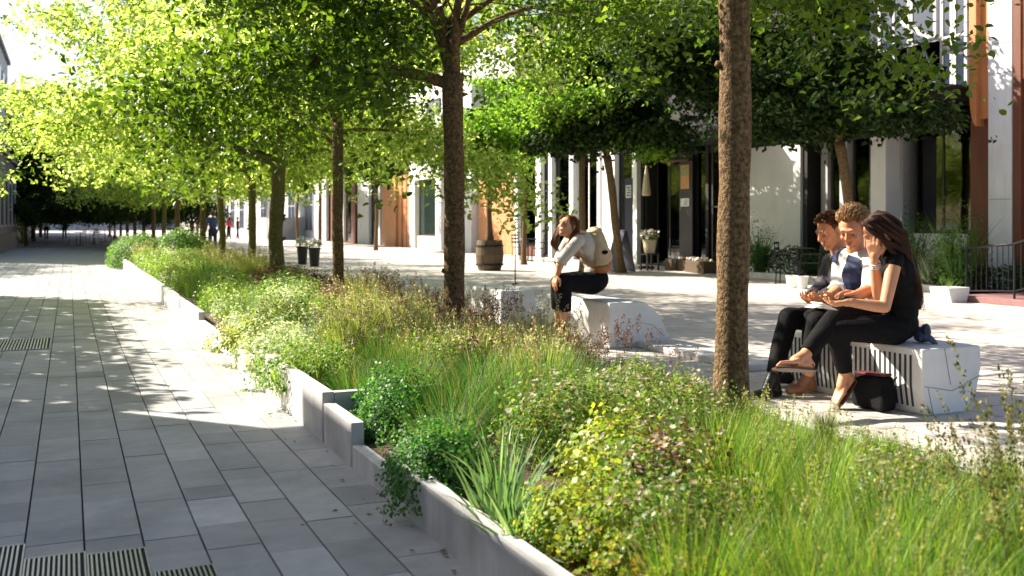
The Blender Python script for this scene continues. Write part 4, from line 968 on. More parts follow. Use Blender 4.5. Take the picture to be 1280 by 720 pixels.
tK=make_tree(27,h=8.0,fork=1.9,r0=.09,R=4.2,bend=.04,leaf=.14,dens=60,droop=.08,cols=[(.015,.035,.008),(.028,.055,.010),(.045,.075,.015)],lm='leafd')
def row(s,t=3.4,z=.12): return ST(s,t,z)
put_tree(tA,row(4.62),0,1,'nearest tree trunk, straight and brown, standing between the grasses and the people','tree',GRP)
put_tree(tB,row(9.07),0,1,'dark trunked tree with a thick low limb to the left, second in the row','tree',GRP)
put_tree(tC,row(13.6),0,1,'slender dark straight tree third in the row in the flower bed','tree',GRP)
put_tree(tD,row(17.95),0,1,'leaning mossy green trunk tree with a long limb over the path','tree',GRP)
put_tree(tE,row(25.4),1.0,1,'thin mossy tree beyond the leaning mossy trunk','tree',GRP)
put_tree(tF,row(35.9),2.0,1,'thin brown tree where the flower bed ends','tree',GRP)
far=['slim tree just beyond the end of the flower bed','slim tree far down the row past the flower bed','small distant tree in the row, near the hedge','distant tree of the row, its trunk hidden by the hedge']
for k,s in enumerate((22.0,30.5,41,46.5)):
    put_tree((tE,tF)[k%2],row(s,3.4 if k>1 else 3.6),k*1.7,.98,['tree with its crown in the gap after the leaning mossy trunk','tree behind the thin mossy one, crown merging with it',far[0],far[1]][k],'tree',GRP)
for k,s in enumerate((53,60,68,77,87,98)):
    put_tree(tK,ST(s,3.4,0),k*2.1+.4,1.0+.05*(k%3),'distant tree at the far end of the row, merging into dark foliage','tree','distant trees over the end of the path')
# left-hand row: dark crowns over the path far away; nearer ones out of frame shade the slabs
for k,s in enumerate((33,38.5,43)):
    put_tree((tF,tE)[k%2],ST(s,-6.6,0),k*1.3,1.0,'tree on the left side of the path, mostly out of the frame','tree','trees along the left side')
for k,s in enumerate((62,69,77,86,96,108)):
    put_tree(tK,ST(s,-2.2-.4*(k%2),0),k*1.3+.5,(.95,1.0,1.05)[k%3],'dark distant tree on the left side of the path','tree','distant dark trees on the left')
# plaza-side trees, dense and dark
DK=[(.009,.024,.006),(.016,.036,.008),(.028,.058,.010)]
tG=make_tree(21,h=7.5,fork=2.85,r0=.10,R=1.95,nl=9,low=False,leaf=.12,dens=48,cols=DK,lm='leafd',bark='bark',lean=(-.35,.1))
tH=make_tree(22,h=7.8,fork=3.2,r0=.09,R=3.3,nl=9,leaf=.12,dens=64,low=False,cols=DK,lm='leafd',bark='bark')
g2='dense trees in front of the shops'
tP=make_tree(23,h=7.4,fork=3.6,r0=.09,R=2.7,nl=7,leaf=.11,dens=60,low=False,bark='bark')
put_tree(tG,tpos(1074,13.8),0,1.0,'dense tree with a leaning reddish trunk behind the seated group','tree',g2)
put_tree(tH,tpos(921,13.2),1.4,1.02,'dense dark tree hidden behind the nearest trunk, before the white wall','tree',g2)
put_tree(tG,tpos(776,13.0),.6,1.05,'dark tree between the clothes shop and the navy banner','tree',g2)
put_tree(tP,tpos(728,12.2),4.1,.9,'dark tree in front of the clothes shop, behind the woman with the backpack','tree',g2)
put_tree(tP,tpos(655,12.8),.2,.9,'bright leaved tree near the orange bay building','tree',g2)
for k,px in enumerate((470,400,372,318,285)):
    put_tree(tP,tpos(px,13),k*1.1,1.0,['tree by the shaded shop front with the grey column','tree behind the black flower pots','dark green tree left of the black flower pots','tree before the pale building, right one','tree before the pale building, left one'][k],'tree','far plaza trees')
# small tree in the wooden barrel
e=empty('barrel_planter',ST(fs(612,10.4),10.4),TH,'round dark wooden barrel planter under a small tree','planter')
mb=MB(); prof=[(.30,0),(.36,.2),(.385,.42),(.37,.62),(.335,.82),(.30,.82),(.30,.76)]; mb.lathe(prof,24); mb.build('barrel',M['barrel'],e,smooth=False)
for z in (.14,.64): 
    MB().lathe([(.372+.004*(z>.5),z),(.385,z+.02),(.38,z+.05)],24).build('hoop',M['metal'],e)
tS=make_tree(31,h=4.2,fork=2.0,r0=.085,R=1.1,nl=6,leaf=.1,dens=26,low=False,bark='bark',bend=.03)
put_tree(tS,ST(fs(612,10.4),10.4,.9),0,.9,'small orange lit tree growing from the wooden barrel','tree',name='potted_tree')
# ================================================================ PLANTS
def blades(seed,n,h,w,spread,r,cols,droop=.5,seg=4,hv=.3,up=1.0):
    rs=np.random.RandomState(seed)
    a=rs.uniform(0,2*PI,n); rad=r*np.sqrt(rs.uniform(0,1,n))
    base=np.stack([rad*np.cos(a),rad*np.sin(a),np.full(n,-.03)],1)
    a2=a+rs.normal(0,.7,n); tilt=np.abs(rs.normal(0,spread,n))+.04
    d=np.stack([np.cos(a2)*np.sin(tilt),np.sin(a2)*np.sin(tilt),np.cos(tilt)*up],1)
    L=h*rs.uniform(1-hv,1+hv*.5,n); side=np.stack([-np.sin(a2),np.cos(a2),np.zeros(n)],1)
    tw=rs.uniform(-.9,.9,n); fw=np.stack([np.cos(a2),np.sin(a2),np.zeros(n)],1)
    side=side*np.cos(tw)[:,None]+fw*np.sin(tw)[:,None]
    W_=w*rs.uniform(.6,1.2,n); dr=droop*rs.uniform(.2,1.3,n)
    V=[];p=base.copy();dd=d.copy()
    for k in range(seg+1):
        f=k/seg; ww=W_*(1-f**1.6)*(.55+.45*min(1,f*3)); ww=np.maximum(ww,.0004)
        V.append(p-side*ww[:,None]*.5); V.append(p+side*ww[:,None]*.5)
        p=p+dd*(L/seg)[:,None]
        dd=dd+fw*(dr*.22)[:,None]; dd[:,2]-=dr*.30; dd/=np.linalg.norm(dd,axis=1)[:,None]
    V=np.stack(V,1)   # n, 2(seg+1), 3
    m=2*(seg+1); F=[]
    for k in range(seg): F.append(np.array([2*k,2*k+1,2*k+3,2*k+2]))
    F=(np.arange(n)*m)[:,None,None]+np.array(F)[None]
    cc=np.array(cols); C=cc[rs.choice(len(cc),n)]*rs.uniform(.8,1.2,(n,1)); C=np.repeat(C,m,axis=0)
    return V.reshape(-1,3),F.reshape(-1,4),C, (p,dd,L)
def dome(seed,n,r,h,size,cols,hang=0.,aspect=.36,up=.7,jit=.15):
    rs=np.random.RandomState(seed)
    a=rs.uniform(0,2*PI,n); u=rs.uniform(0,1,n)
    ph=np.arccos(1-u*(1+hang)*.98); lump=1+jit*np.sin(a*3+seed)+jit*.7*np.sin(a*7+ph*5+seed*2)
    rr=rs.uniform(.55,1.05,n)**.5*lump
    p=np.stack([r*rr*np.sin(ph)*np.cos(a), r*rr*np.sin(ph)*np.sin(a), h*rr*np.cos(ph)+.02],1)
    nrm=p/np.array([r,r,h]); nrm=nrm/np.maximum(np.linalg.norm(nrm,axis=1)[:,None],.01)+rs.normal(size=(n,3))*.55+np.array([0,0,up*.4]); nrm/=np.linalg.norm(nrm,axis=1)[:,None]
    d=rs.normal(size=(n,3))+np.array([0,0,up]); d-=nrm*(d*nrm).sum(1)[:,None]; d/=np.linalg.norm(d,axis=1)[:,None]
    w=np.cross(nrm,d); L=(size*rs.uniform(.6,1.25,n))[:,None]
    V=np.stack([p,p+d*L*.5+w*L*aspect+nrm*L*.06,p+d*L,p+d*L*.5-w*L*aspect+nrm*L*.06],1).reshape(-1,3)
    cc=np.array(cols); C=cc[rs.choice(len(cc),n)]*rs.uniform(.75,1.25,(n,1))
    return V,np.arange(n*4).reshape(n,4),np.repeat(C,4,axis=0)
def rosettes(seed,n,r,h,size,cols,stemcol,per=12):
    """fleshy mound: flat rosette heads on stems"""
    rs=np.random.RandomState(seed); V=[];F=[];C=[];b=0; cc=np.array(cols)
    for i in range(n):
        a=rs.uniform(0,2*PI); u=rs.uniform(0,1); ph=math.acos(1-u*.95); k=rs.uniform(.75,1.05)
        c=np.array([r*k*math.sin(ph)*math.cos(a),r*k*math.sin(ph)*math.sin(a),h*k*math.cos(ph)+.03])
        ax=c/np.array([r,r,h]); ax=ax/np.linalg.norm(ax)+np.array([0,0,.5]); ax/=np.linalg.norm(ax)
        s1=np.cross(ax,[.3,.2,.9]); s1/=np.linalg.norm(s1); s2=np.cross(ax,s1); col=cc[rs.choice(len(cc))]
        for j in range(per):
            q=2*PI*j/per*2.4; ring=j/per; e=.25+.9*(1-ring)
            d=(s1*math.cos(q)+s2*math.sin(q))*math.cos(e)+ax*math.sin(e); w=np.cross(ax,d); w/=max(np.linalg.norm(w),.01)
            L=size*(.5+.6*ring)*rs.uniform(.8,1.2); o=c+ax*(.012*(1-ring))
            V+= [o,o+d*L*.55+w*L*.33,o+d*L,o+d*L*.55-w*L*.33]; F.append([b,b+1,b+2,b+3]); b+=4
            C+= [col*rs.uniform(.8,1.2)]*4
    return np.array(V),np.array(F),np.array(C)
def spikes(seed,n,h,r,spread,cols,hl=.14,hw=.014,m=34):
    """stems ending in seed or flower spikes; returns stem mesh data and spike mesh data"""
    V,F,C,(tip,dd,L)=blades(seed,n,h,.004,spread,r,[(.07,.09,.03),(.10,.09,.05)],droop=.22,seg=4,hv=.25)
    rs=np.random.RandomState(seed+5); cc=np.array(cols)
    P=V.reshape(n,-1,3); top=(P[:,-1]+P[:,-2])/2; pre=(P[:,-3]+P[:,-4])/2; ax=top-pre; ax/=np.linalg.norm(ax,axis=1)[:,None]
    f=rs.uniform(-.75,.3,(n,m)); a=rs.uniform(0,2*PI,(n,m)); 
    s1=np.cross(ax,[.3,.2,.9]); s1/=np.linalg.norm(s1,axis=1)[:,None]; s2=np.cross(ax,s1)
    rad=hw*np.sqrt(np.clip(1-((f+.25)/.6)**2,.1,1))
    p=top[:,None]+ax[:,None]*(f*hl)[...,None]+(s1[:,None]*np.cos(a)[...,None]+s2[:,None]*np.sin(a)[...,None])*rad[...,None]
    p=p.reshape(-1,3); N=len(p); d=rs.normal(size=(N,3))*.6+np.repeat(ax,m,axis=0); d/=np.linalg.norm(d,axis=1)[:,None]
    w=np.cross(d,rs.normal(size=(N,3))); w/=np.linalg.norm(w,axis=1)[:,None]; q=.016*rs.uniform(.6,1.3,N)[:,None]
    V2=np.stack([p,p+d*q*.5+w*q*.3,p+d*q,p+d*q*.5-w*q*.3],1).reshape(-1,3)
    C2=np.repeat(cc[rs.choice(len(cc),N)]*rs.uniform(.7,1.3,(N,1)),4,axis=0)
    return (V,F,C),(V2,np.arange(N*4).reshape(N,4),C2)
def flowers(seed,n,r,z0,z1,size,cols,petals=5):
    rs=np.random.RandomState(seed); V=[];F=[];C=[];b=0;cc=np.array(cols)
    for i in range(n):
        a=rs.uniform(0,2*PI);k=r*math.sqrt(rs.uniform()); c=np.array([k*math.cos(a),k*math.sin(a),rs.uniform(z0,z1)-.3*k])
        ax=rs.normal(size=3)*.4+np.array([0,0,1]); ax/=np.linalg.norm(ax); s1=np.cross(ax,[1,.2,.1]); s1/=np.linalg.norm(s1); s2=np.cross(ax,s1); col=cc[rs.choice(len(cc))]
        for j in range(petals):
            q=2*PI*j/petals; d=s1*math.cos(q)+s2*math.sin(q)+ax*.25; w=-s1*math.sin(q)+s2*math.cos(q); L=size*rs.uniform(.8,1.2)
            V+=[c,c+d*L*.6+w*L*.35,c+d*L,c+d*L*.6-w*L*.35]; F.append([b,b+1,b+2,b+3]); b+=4; C+=[col]*4
    return np.array(V),np.array(F),np.array(C)
def cat(*a):
    V=[];F=[];C=[];b=0
    for v,f,c in a: V.append(v);F.append(f+b);C.append(c);b+=len(v)
    return np.concatenate(V),np.concatenate(F),np.concatenate(C)
def mk(name,d,mat='plant'): return npmesh(name,d[0],d[1],M[mat],d[2])
KIND={}
def kind(key,variants,name,label,category,group): KIND[key]=(variants,name,label,category,group)
YG=[(.16,.27,.04),(.21,.33,.06),(.11,.21,.03),(.33,.40,.15)]
BG=[(.12,.25,.03),(.18,.32,.035),(.06,.15,.02),(.27,.36,.07)]
DG=[(.035,.11,.02),(.05,.15,.03),(.07,.18,.04)]
kind('brightgrass',[[('blades',mk('g',blades(100+i,470,.50,.0068,.34,.13,BG+[(.10,.22,.03),(.05,.14,.02),(.19,.20,.07)],droop=.42)[:3])),('sprays',mk('s',cat(*spikes(140+i,6,.56,.1,.3,[(.24,.26,.12),(.16,.19,.07)],hl=.12,hw=.010,m=26))))] for i in range(4)],'grass_tuft','tuft of tall bright green ornamental grass with fine pale seed heads','grass tuft','bright green grasses at the front of the bed')
kind('greengrass',[[('blades',mk('g',blades(110+i,480,.40,.005,.45,.13,[(.025,.09,.02),(.045,.14,.03),(.07,.19,.04),(.16,.16,.06)],droop=.6)[:3]))] for i in range(3)],'grass_tuft','tuft of arching deep green grass in the middle of the bed','grass tuft','deep green grasses in the middle of the bed')
kind('palegrass',[[('blades',mk('g',blades(120+i,420,.38,.006,.25,.13,YG+[(.42,.42,.22)],droop=.25)[:3])),('sprays',mk('s',cat(*spikes(125+i,14,.44,.12,.18,[(.40,.40,.34),(.30,.34,.20),(.24,.17,.17)],hl=.16,hw=.012,m=36))))] for i in range(3)],'feather_grass_tuft','tuft of pale yellow feathery grass lit by the sun','grass tuft','pale feathery grasses in the bed')
kind('iris',[[('leaves',mk('g',blades(130+i,64,.38,.021,.34,.08,[(.07,.16,.07),(.11,.22,.10),(.18,.29,.15)],droop=.35,seg=5)[:3]))] for i in range(3)],'strap_leaf_plant','clump of broad strap shaped green leaves above the mulch','plant','strap leaved clumps behind the near wall')
kind('sedum',[[('leaves',mk('g',rosettes(150+i,230,.20,.18,.025,[(.22,.29,.03),(.29,.33,.045),(.17,.25,.03),(.28,.22,.03)],None))),('stems',mk('st',blades(155+i,70,.13,.006,.7,.08,[(.16,.05,.02),(.12,.07,.02)],droop=.2)[:3]))] for i in range(3)],'stonecrop','rounded mound of yellow green fleshy rosettes with rusty stems','plant','yellow green stonecrop mounds')
kind('fineleaf',[[('leaves',mk('g',cat(dome(160+i,2600,.25,.30,.022,[(.07,.17,.03),(.12,.23,.04),(.19,.27,.06),(.16,.12,.06)],jit=.25),blades(163+i,90,.34,.004,.4,.15,BG)[:3]))),('blossoms',mk('f',flowers(166+i,26,.2,.30,.42,.012,[(.6,.52,.42),(.5,.35,.3)]),'petal'))] for i in range(3)],'bushy_perennial','loose bushy perennial with tiny mixed green leaves and small pale blooms','plant','loose bushy perennials')
kind('limeleaf',[[('leaves',mk('g',dome(170+i,1500,.24,.24,.032,[(.24,.30,.04),(.30,.34,.05),(.18,.27,.04)],jit=.25)))] for i in range(2)],'lime_foliage_plant','low spreading plant with small lime green leaves','plant','lime green spreading plants')
kind('maroon',[[('leaves',mk('g',dome(180+i,1700,.20,.26,.022,[(.085,.025,.03),(.06,.018,.022),(.13,.055,.05),(.12,.09,.05)],jit=.3))),('blossoms',mk('f',flowers(183+i,26,.16,.26,.36,.012,[(.55,.32,.30),(.65,.5,.45)]),'petal'))] for i in range(2)],'maroon_leaf_plant','dark maroon leaved plant with tiny pink blooms','plant','maroon leaved plants')
kind('spill',[[('leaves',mk('g',cat(dome(190+i,3400,.27,.30,.026,[(.035,.13,.025),(.05,.17,.035),(.09,.22,.05)],hang=.35,jit=.2),dome(193+i,900,.2,.2,.03,[(.02,.06,.01)],hang=.3))))] for i in range(2)],'trailing_plant','dense green small leaved plant spilling over the low planter wall','plant','green plants spilling over the wall')
kind('silver',[[('leaves',mk('g',cat(dome(200+i,1500,.24,.26,.03,[(.40,.50,.40),(.28,.40,.30),(.45,.52,.40)],jit=.3),blades(203+i,160,.36,.004,.5,.15,[(.36,.42,.30),(.28,.36,.2)])[:3])))] for i in range(2)],'silver_leaf_plant','soft mound of silvery grey green foliage','plant','silver leaved plants')
kind('yellowmix',[[('leaves',mk('g',cat(dome(210+i,1500,.26,.28,.03,[(.14,.28,.05),(.07,.18,.03),(.28,.40,.14),(.13,.20,.06)],jit=.3),blades(213+i,220,.38,.005,.4,.16,YG)[:3]))),('blossoms',mk('f',flowers(216+i,22,.2,.26,.38,.012,[(.55,.5,.25),(.6,.52,.4),(.42,.24,.16)]),'petal'))] for i in range(3)],'yellow_perennial','sunlit yellow green perennial with small golden blooms','plant','sunlit yellow perennials along the far bed')
# 
kind('spike',[[('stems',mk('g',cat(S[0],blades(226+i,160,.26,.006,.4,.1,[(.08,.15,.04),(.12,.18,.05)])[:3]))),('sprays',mk('s',S[1]))] for i in range(3) for S in [spikes(220+i,11,.50,.09,.16,[(.07,.035,.045),(.10,.05,.06),(.15,.09,.10)],hl=.13,hw=.015,m=44)]],'spike_plant','upright plant with dark brown seed spikes','plant','dark seed spikes in the bed')
kind('tallspike',[[('stems',mk('g',cat(S[0],blades(236+i,300,.42,.006,.3,.12,BG)[:3]))),('sprays',mk('s',S[1]))] for i in range(2) for S in [spikes(230+i,20,.66,.12,.2,[(.08,.10,.03),(.13,.15,.05),(.04,.06,.02),(.2,.17,.1)],hl=.24,hw=.010,m=60)]],'seed_grass_tuft','tall grass with long dark beaded seed stalks against the light plaza','grass tuft','tall seeding grasses at the right')
kind('ballhedge',[[('leaves',mk('g',dome(240,5200,.62,.62,.04,[(.06,.15,.03),(.09,.20,.045),(.14,.25,.06)],hang=.2,jit=.06)))]],'clipped_shrub','rounded clipped green shrub at the far end of the bed','shrub','rounded shrubs at the far end of the bed')
# region map measured from the photograph: (px, py) -> kind; every plant still stands at its own spot in the bed
SEEDS=[(450,530,'sedum'),(665,660,'sedum'),(735,700,'sedum'),(770,640,'sedum'),(720,590,'limeleaf'),(760,560,'limeleaf'),(610,590,'iris'),(665,600,'iris'),(560,580,'iris'),(650,560,'iris'),
(480,570,'spill'),(500,520,'spill'),(540,470,'greengrass'),(600,480,'greengrass'),(650,500,'greengrass'),(560,520,'greengrass'),(700,480,'greengrass'),(610,540,'greengrass'),(480,460,'greengrass'),(560,450,'fineleaf'),(640,460,'palegrass'),(520,490,'spill'),(590,505,'spill'),(680,520,'fineleaf'),(620,450,'maroon'),
(800,540,'fineleaf'),(790,600,'fineleaf'),(840,640,'fineleaf'),(760,500,'fineleaf'),(820,490,'fineleaf'),(860,520,'fineleaf'),(850,580,'maroon'),(720,440,'maroon'),(560,405,'maroon'),(480,420,'maroon'),
(900,580,'brightgrass'),(950,640,'brightgrass'),(1000,600,'brightgrass'),(1080,640,'brightgrass'),(1150,650,'brightgrass'),(1030,700,'brightgrass'),(1230,690,'brightgrass'),(900,680,'brightgrass'),(960,560,'brightgrass'),(850,700,'brightgrass'),(1120,600,'fineleaf'),(1200,560,'brightgrass'),(1270,560,'tallspike'),(1240,620,'tallspike'),(1170,600,'brightgrass'),
(440,400,'palegrass'),(500,400,'palegrass'),(630,420,'palegrass'),(680,420,'palegrass'),(530,420,'palegrass'),(590,430,'palegrass'),(460,370,'palegrass'),
(620,380,'spike'),(560,370,'spike'),(480,365,'spike'),(800,430,'fineleaf'),(740,450,'spike'),(575,395,'spike'),(640,395,'spike'),(590,410,'maroon'),
(400,440,'yellowmix'),(350,460,'limeleaf'),(290,440,'yellowmix'),(320,470,'silver'),(340,420,'silver'),(300,400,'silver'),(280,385,'silver'),(370,420,'silver'),(270,370,'yellowmix'),(300,350,'yellowmix'),(355,380,'silver'),(250,370,'silver'),(330,352,'maroon'),(260,350,'greengrass'),(310,375,'greengrass'),(360,395,'fineleaf'),(230,330,'fineleaf'),(340,370,'yellowmix'),(380,380,'yellowmix'),(400,360,'maroon'),(240,340,'yellowmix'),(220,360,'yellowmix'),(250,390,'limeleaf'),(210,320,'silver'),(190,310,'palegrass'),(320,340,'palegrass'),(280,330,'palegrass'),(240,320,'yellowmix'),(200,330,'yellowmix'),(420,430,'palegrass')]
def proj(p): 
    return 640+FP*p.x/p.y, 278+(HC-p.z)*FP/p.y
counts={k:0 for k in KIND}; rp2=random.Random(42); placed=[]
protos={}
def plant_proto(k,i):
    if (k,i) in protos: return protos[(k,i)],False
    parts,name,label,catg,grp=KIND[k][0][i],*KIND[k][1:]
    e=empty(name,(0,0,0),0,label,catg,grp)
    for pn,me in parts: obj(pn,me,e)
    protos[(k,i)]=e; return e,True
def put_plant(k,s,t,z,sc,label=None,i=None):
    V=KIND[k][0]; i=counts[k]%len(V) if i is None else i; counts[k]+=1
    e,new=plant_proto(k,i)
    if not new: e=copy_tree(e)
    e.location=ST(s,t,z); e.rotation_euler=(rp2.uniform(-.06,.06),rp2.uniform(-.06,.06),rp2.uniform(0,6.28)); e.scale=(sc*rp2.uniform(.9,1.1),)*2+(sc*rp2.uniform(.85,1.12),)
    if label: e['label']=label
    return e
s=1.25
trunks=[4.62,9.07,13.6,17.95,22,25.4,30.5]
while s<32.4:
    sp_=.31 if s<7 else (.36 if s<14 else .52)
    nt_=int(2.35/sp_)
    for j in range(nt_):
        t=1.56+(j+.5)*2.3/nt_+rp2.uniform(-.1,.1); ss=s+rp2.uniform(-.1,.1)
        if any(abs(ss-q)<.13 and abs(t-3.4)<.14 for q in trunks): continue
        p=ST(ss,t,.35)
        if p.y<1.9: continue
        px,py=proj(p)
        if px>1420: continue
        if 3.2<ss<4.35 and t<2.0: continue       # bare mulch strip behind the near wall
        k=min(SEEDS,key=lambda q:((q[0]-px)**2+(q[1]-py)**2*1.6)*(1+.35*rp2.random()))[2]
        if ss>29.5: k='ballhedge' if (j%2==0) else 'palegrass'
        if k=='ballhedge' and ss<29.8: k='yellowmix'
        sc=rp2.uniform(.85,1.15)*(1.05 if s<14 else 1.25)
        if k=='tallspike' and px<1290: k='brightgrass'
        if px>690:
            top=(.50 if t<2.4 else .50-(t-2.4)*.20 if t<3.3 else .32-(t-3.3)*.30); top+=max(0,min(.12,(960-px)/260*.12))
            hk={'brightgrass':.50,'tallspike':.62,'fineleaf':.40,'maroon':.33,'greengrass':.36,'spike':.48,'sedum':.22,'limeleaf':.26,'palegrass':.42,'iris':.34,'silver':.3,'yellowmix':.34,'spill':.3,'ballhedge':.6}[k]
            if k=='tallspike' and t<3.3 and px>1225: top+=.18
            sc=min(sc,max(.35,(top-.10)/hk*rp2.uniform(.9,1.15)))
        elif 5.2<ss<12 and t>3.0: sc*=.9
        if t<1.75: sc*=.8
        if k=='sedum' and t<1.68: t=1.68
        if ss>12 and t<1.78: t=1.78; sc*=.8
        put_plant(k,ss,t,.14,sc,None)
    s+=sp_
# particular plants the photograph shows
def at(px,py,z=.35): 
    Y=(HC-z)*FP/(py-278); p=W(px,py,Y); return CS*p.y-SN*p.x, CS*p.x+SN*p.y
for (px,py,k,sc,lb) in [(668,668,'sedum',1.0,'yellow green stonecrop mound overhanging the near end of the front wall'),
    (738,702,'sedum',1.0,'yellow stonecrop mound lowest in the photo, at the bottom edge'),
    (447,522,'sedum',.8,'orange tinted stonecrop mound on top of the second wall block'),
    (722,600,'sedum',1.05,'lime stonecrop mound right of the strap leaved clumps'),(770,612,'limeleaf',1.0,'lime leaved plant right of the lime stonecrop mound'),
    (600,590,'iris',.95,'left strap leaved clump rising behind the long front wall'),(655,606,'iris',.9,'right strap leaved clump, next to the yellow stonecrop'),(632,560,'iris',1.0,'strap leaved clump behind the two front ones'),
    (480,552,'spill',.82,'large green trailing plant hanging down over the low wall'),(505,535,'spill',.8,'green trailing plant just behind the one hanging over the wall'),
    (848,575,'maroon',1.2,'dark maroon plant amid the bushy greens before the near trunk'),(560,402,'maroon',1.1,'maroon leaved plant at the foot of the second trunk')]:
    s_,t_=at(px,py); put_plant(k,s_,max(1.66 if k=='sedum' else 1.52,t_),.12,sc*(.82 if k=='sedum' else 1),lb)
for k,(s_,t_) in enumerate(((30.3,1.75),(31.0,2.3),(31.4,1.7),(32.0,2.9),(31.9,2.2),(32.2,1.65))):
    put_plant('ballhedge',s_,t_,.1,.95+.1*(k%2),None)
for lb,(px,py,k) in {'pale foliage tumbling over the wall onto the sunlit slabs':(300,455,'silver'),'sunlit yellow perennial leaning over the low wall':(325,475,'yellowmix'),'lime leaved plant creeping over the wall beside the bright slabs':(275,430,'limeleaf')}.items():
    s_,t_=at(px,py,.2); put_plant(k,s_,1.46,.10,1.1,lb)
for k,(px,py,t_,sc) in enumerate(((470,350,3.6,1.1),(482,358,3.5,1.0),(540,362,3.6,1.1),(552,372,3.3,.9),(607,366,3.7,1.05),(626,374,3.6,1.0),(655,386,3.6,.9),(690,392,3.6,.8),(772,418,3.6,.85),(797,410,3.75,.8),(840,416,3.75,.6),(560,400,3.0,1.0),(600,402,3.1,1.05),(640,402,3.1,.95),(520,392,3.0,1.0),(700,410,3.3,.8))):
    put_plant('spike',fs(px,t_),t_,.14,sc,None)
for k,(px,t_,sc) in enumerate(((1290,3.1,.85),(1292,2.8,.9),(1305,3.0,1.0),(1275,2.5,.75),(1120,3.0,.38),(1165,3.2,.36),(1085,3.1,.38),(1205,3.2,.38),(1240,2.6,.5))):
    put_plant('tallspike',fs(px,t_),t_,.14,sc,None)
# hedges and shrubs by the shops
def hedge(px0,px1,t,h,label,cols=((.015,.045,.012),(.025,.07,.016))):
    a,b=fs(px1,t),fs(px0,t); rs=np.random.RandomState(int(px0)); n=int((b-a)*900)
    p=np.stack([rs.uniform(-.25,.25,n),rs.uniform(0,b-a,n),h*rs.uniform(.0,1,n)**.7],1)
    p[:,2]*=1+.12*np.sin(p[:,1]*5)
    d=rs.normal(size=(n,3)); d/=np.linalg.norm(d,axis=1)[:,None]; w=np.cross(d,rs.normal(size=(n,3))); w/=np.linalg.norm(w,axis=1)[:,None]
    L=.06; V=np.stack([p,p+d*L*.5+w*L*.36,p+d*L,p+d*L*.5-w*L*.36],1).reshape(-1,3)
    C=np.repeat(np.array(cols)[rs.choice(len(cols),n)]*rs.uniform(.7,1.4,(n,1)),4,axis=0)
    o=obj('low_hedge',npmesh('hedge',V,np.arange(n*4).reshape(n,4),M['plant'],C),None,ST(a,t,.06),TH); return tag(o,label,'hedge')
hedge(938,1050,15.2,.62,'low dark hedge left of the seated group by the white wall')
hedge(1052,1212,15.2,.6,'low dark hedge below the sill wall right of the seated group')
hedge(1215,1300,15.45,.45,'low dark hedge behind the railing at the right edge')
def shrub(px,t,r,h,label,cols,n=1500,size=.07,name='shrub'):
    o=obj(name,npmesh('shrub',*(lambda d:(d[0],d[1],M['plant'],d[2]))(cat(dome(int(px),n,r,h,size,cols,jit=.3,aspect=.25),blades(int(px)+1,160,h*1.15,.02,.25,r*.4,cols)[:3]))),None,tpos(px,t)+Vector((0,0,.1)),0); return tag(o,label,'shrub')
shrub(950,15.0,.32,1.05,'upright grassy shrub beside the near trunk in front of the white wall',[(.03,.09,.02),(.05,.13,.03)],500)
shrub(1196,14.9,.42,1.25,'tall leafy green shrub beside the black railing',[(.06,.14,.03),(.10,.2,.04)],1900)
shrub(1140,15.1,.35,1.15,'bushy shrub behind the long haired woman',[(.05,.12,.03),(.08,.16,.04)],1200)
shrub(1163,14.85,.3,.62,'small plant with pale leaves below the shop sill',[(.3,.34,.3),(.1,.18,.06)],700,.05)
kb=MB(); sA_,sB_=fs(1212,14.7),fs(935,14.7)
kb.box(-.12,0,0,sB_-sA_,0,.14); tag(kb.build('planter_kerb',M['concrete'],bev=.01,loc=ST(sA_,14.7),rz=TH),'long pale kerb in front of the dark hedges by the shops','kerb')
sl=MB(); sl.add([(14.7,sA_,.07),(16.2,sA_,.07),(16.2,sB_,.07),(14.7,sB_,.07)],[(0,1,2,3)]); tag(sl.build('shop_bed_soil',M['soil'],rz=TH),kind='structure')
# climber on the far left wall
n=5200; rs=np.random.RandomState(5); p=np.stack([rs.normal(0,.35,n),rs.uniform(0,6,n),rs.uniform(.6,8.5,n)],1)
V,F,C=leaves_np(p[::8],(.1,.3,.3),8,.14,rs,[(.03,.08,.02),(.06,.12,.03),(.12,.18,.05)])
tag(obj('ivy_column',npmesh('ivy',V,F,M['leaf'],C),None,ST(60.0,-2.6),TH),'tall column of ivy at the far end of the stone building','climber')

rs=np.random.RandomState(77); n=90
_t=np.where(rs.uniform(size=n)<.6,1.36-np.abs(rs.normal(0,.12,n)),rs.uniform(-2.3,1.3,n)); _s=rs.uniform(2.5,14,n)
a=rs.uniform(0,6.28,n); L=rs.uniform(.015,.04,n); d=np.stack([np.cos(a),np.sin(a),np.zeros(n)],1); w=np.stack([-np.sin(a),np.cos(a),rs.uniform(-.3,.3,n)],1)
p=np.stack([_t,_s,np.full(n,.006)],1); up_=np.array([0,0,1.0])
V=np.stack([p,p+d*L[:,None]*.5+w*L[:,None]*.3+up_*.004,p+d*L[:,None]+up_*.003,p+d*L[:,None]*.5-w*L[:,None]*.3+up_*.002],1).reshape(-1,3); V[:,2]=np.maximum(V[:,2],.004)
C=np.repeat(np.array([(.16,.10,.03),(.12,.14,.03),(.20,.16,.05)])[rs.choice(3,n)],4,axis=0)
tag(obj('leaf_litter',npmesh('leaf_litter',V,np.arange(n*4).reshape(n,4),M['plant'],C),None,(0,0,0),TH),'small fallen leaves scattered on the slabs beside the planter wall','litter',kind='stuff')

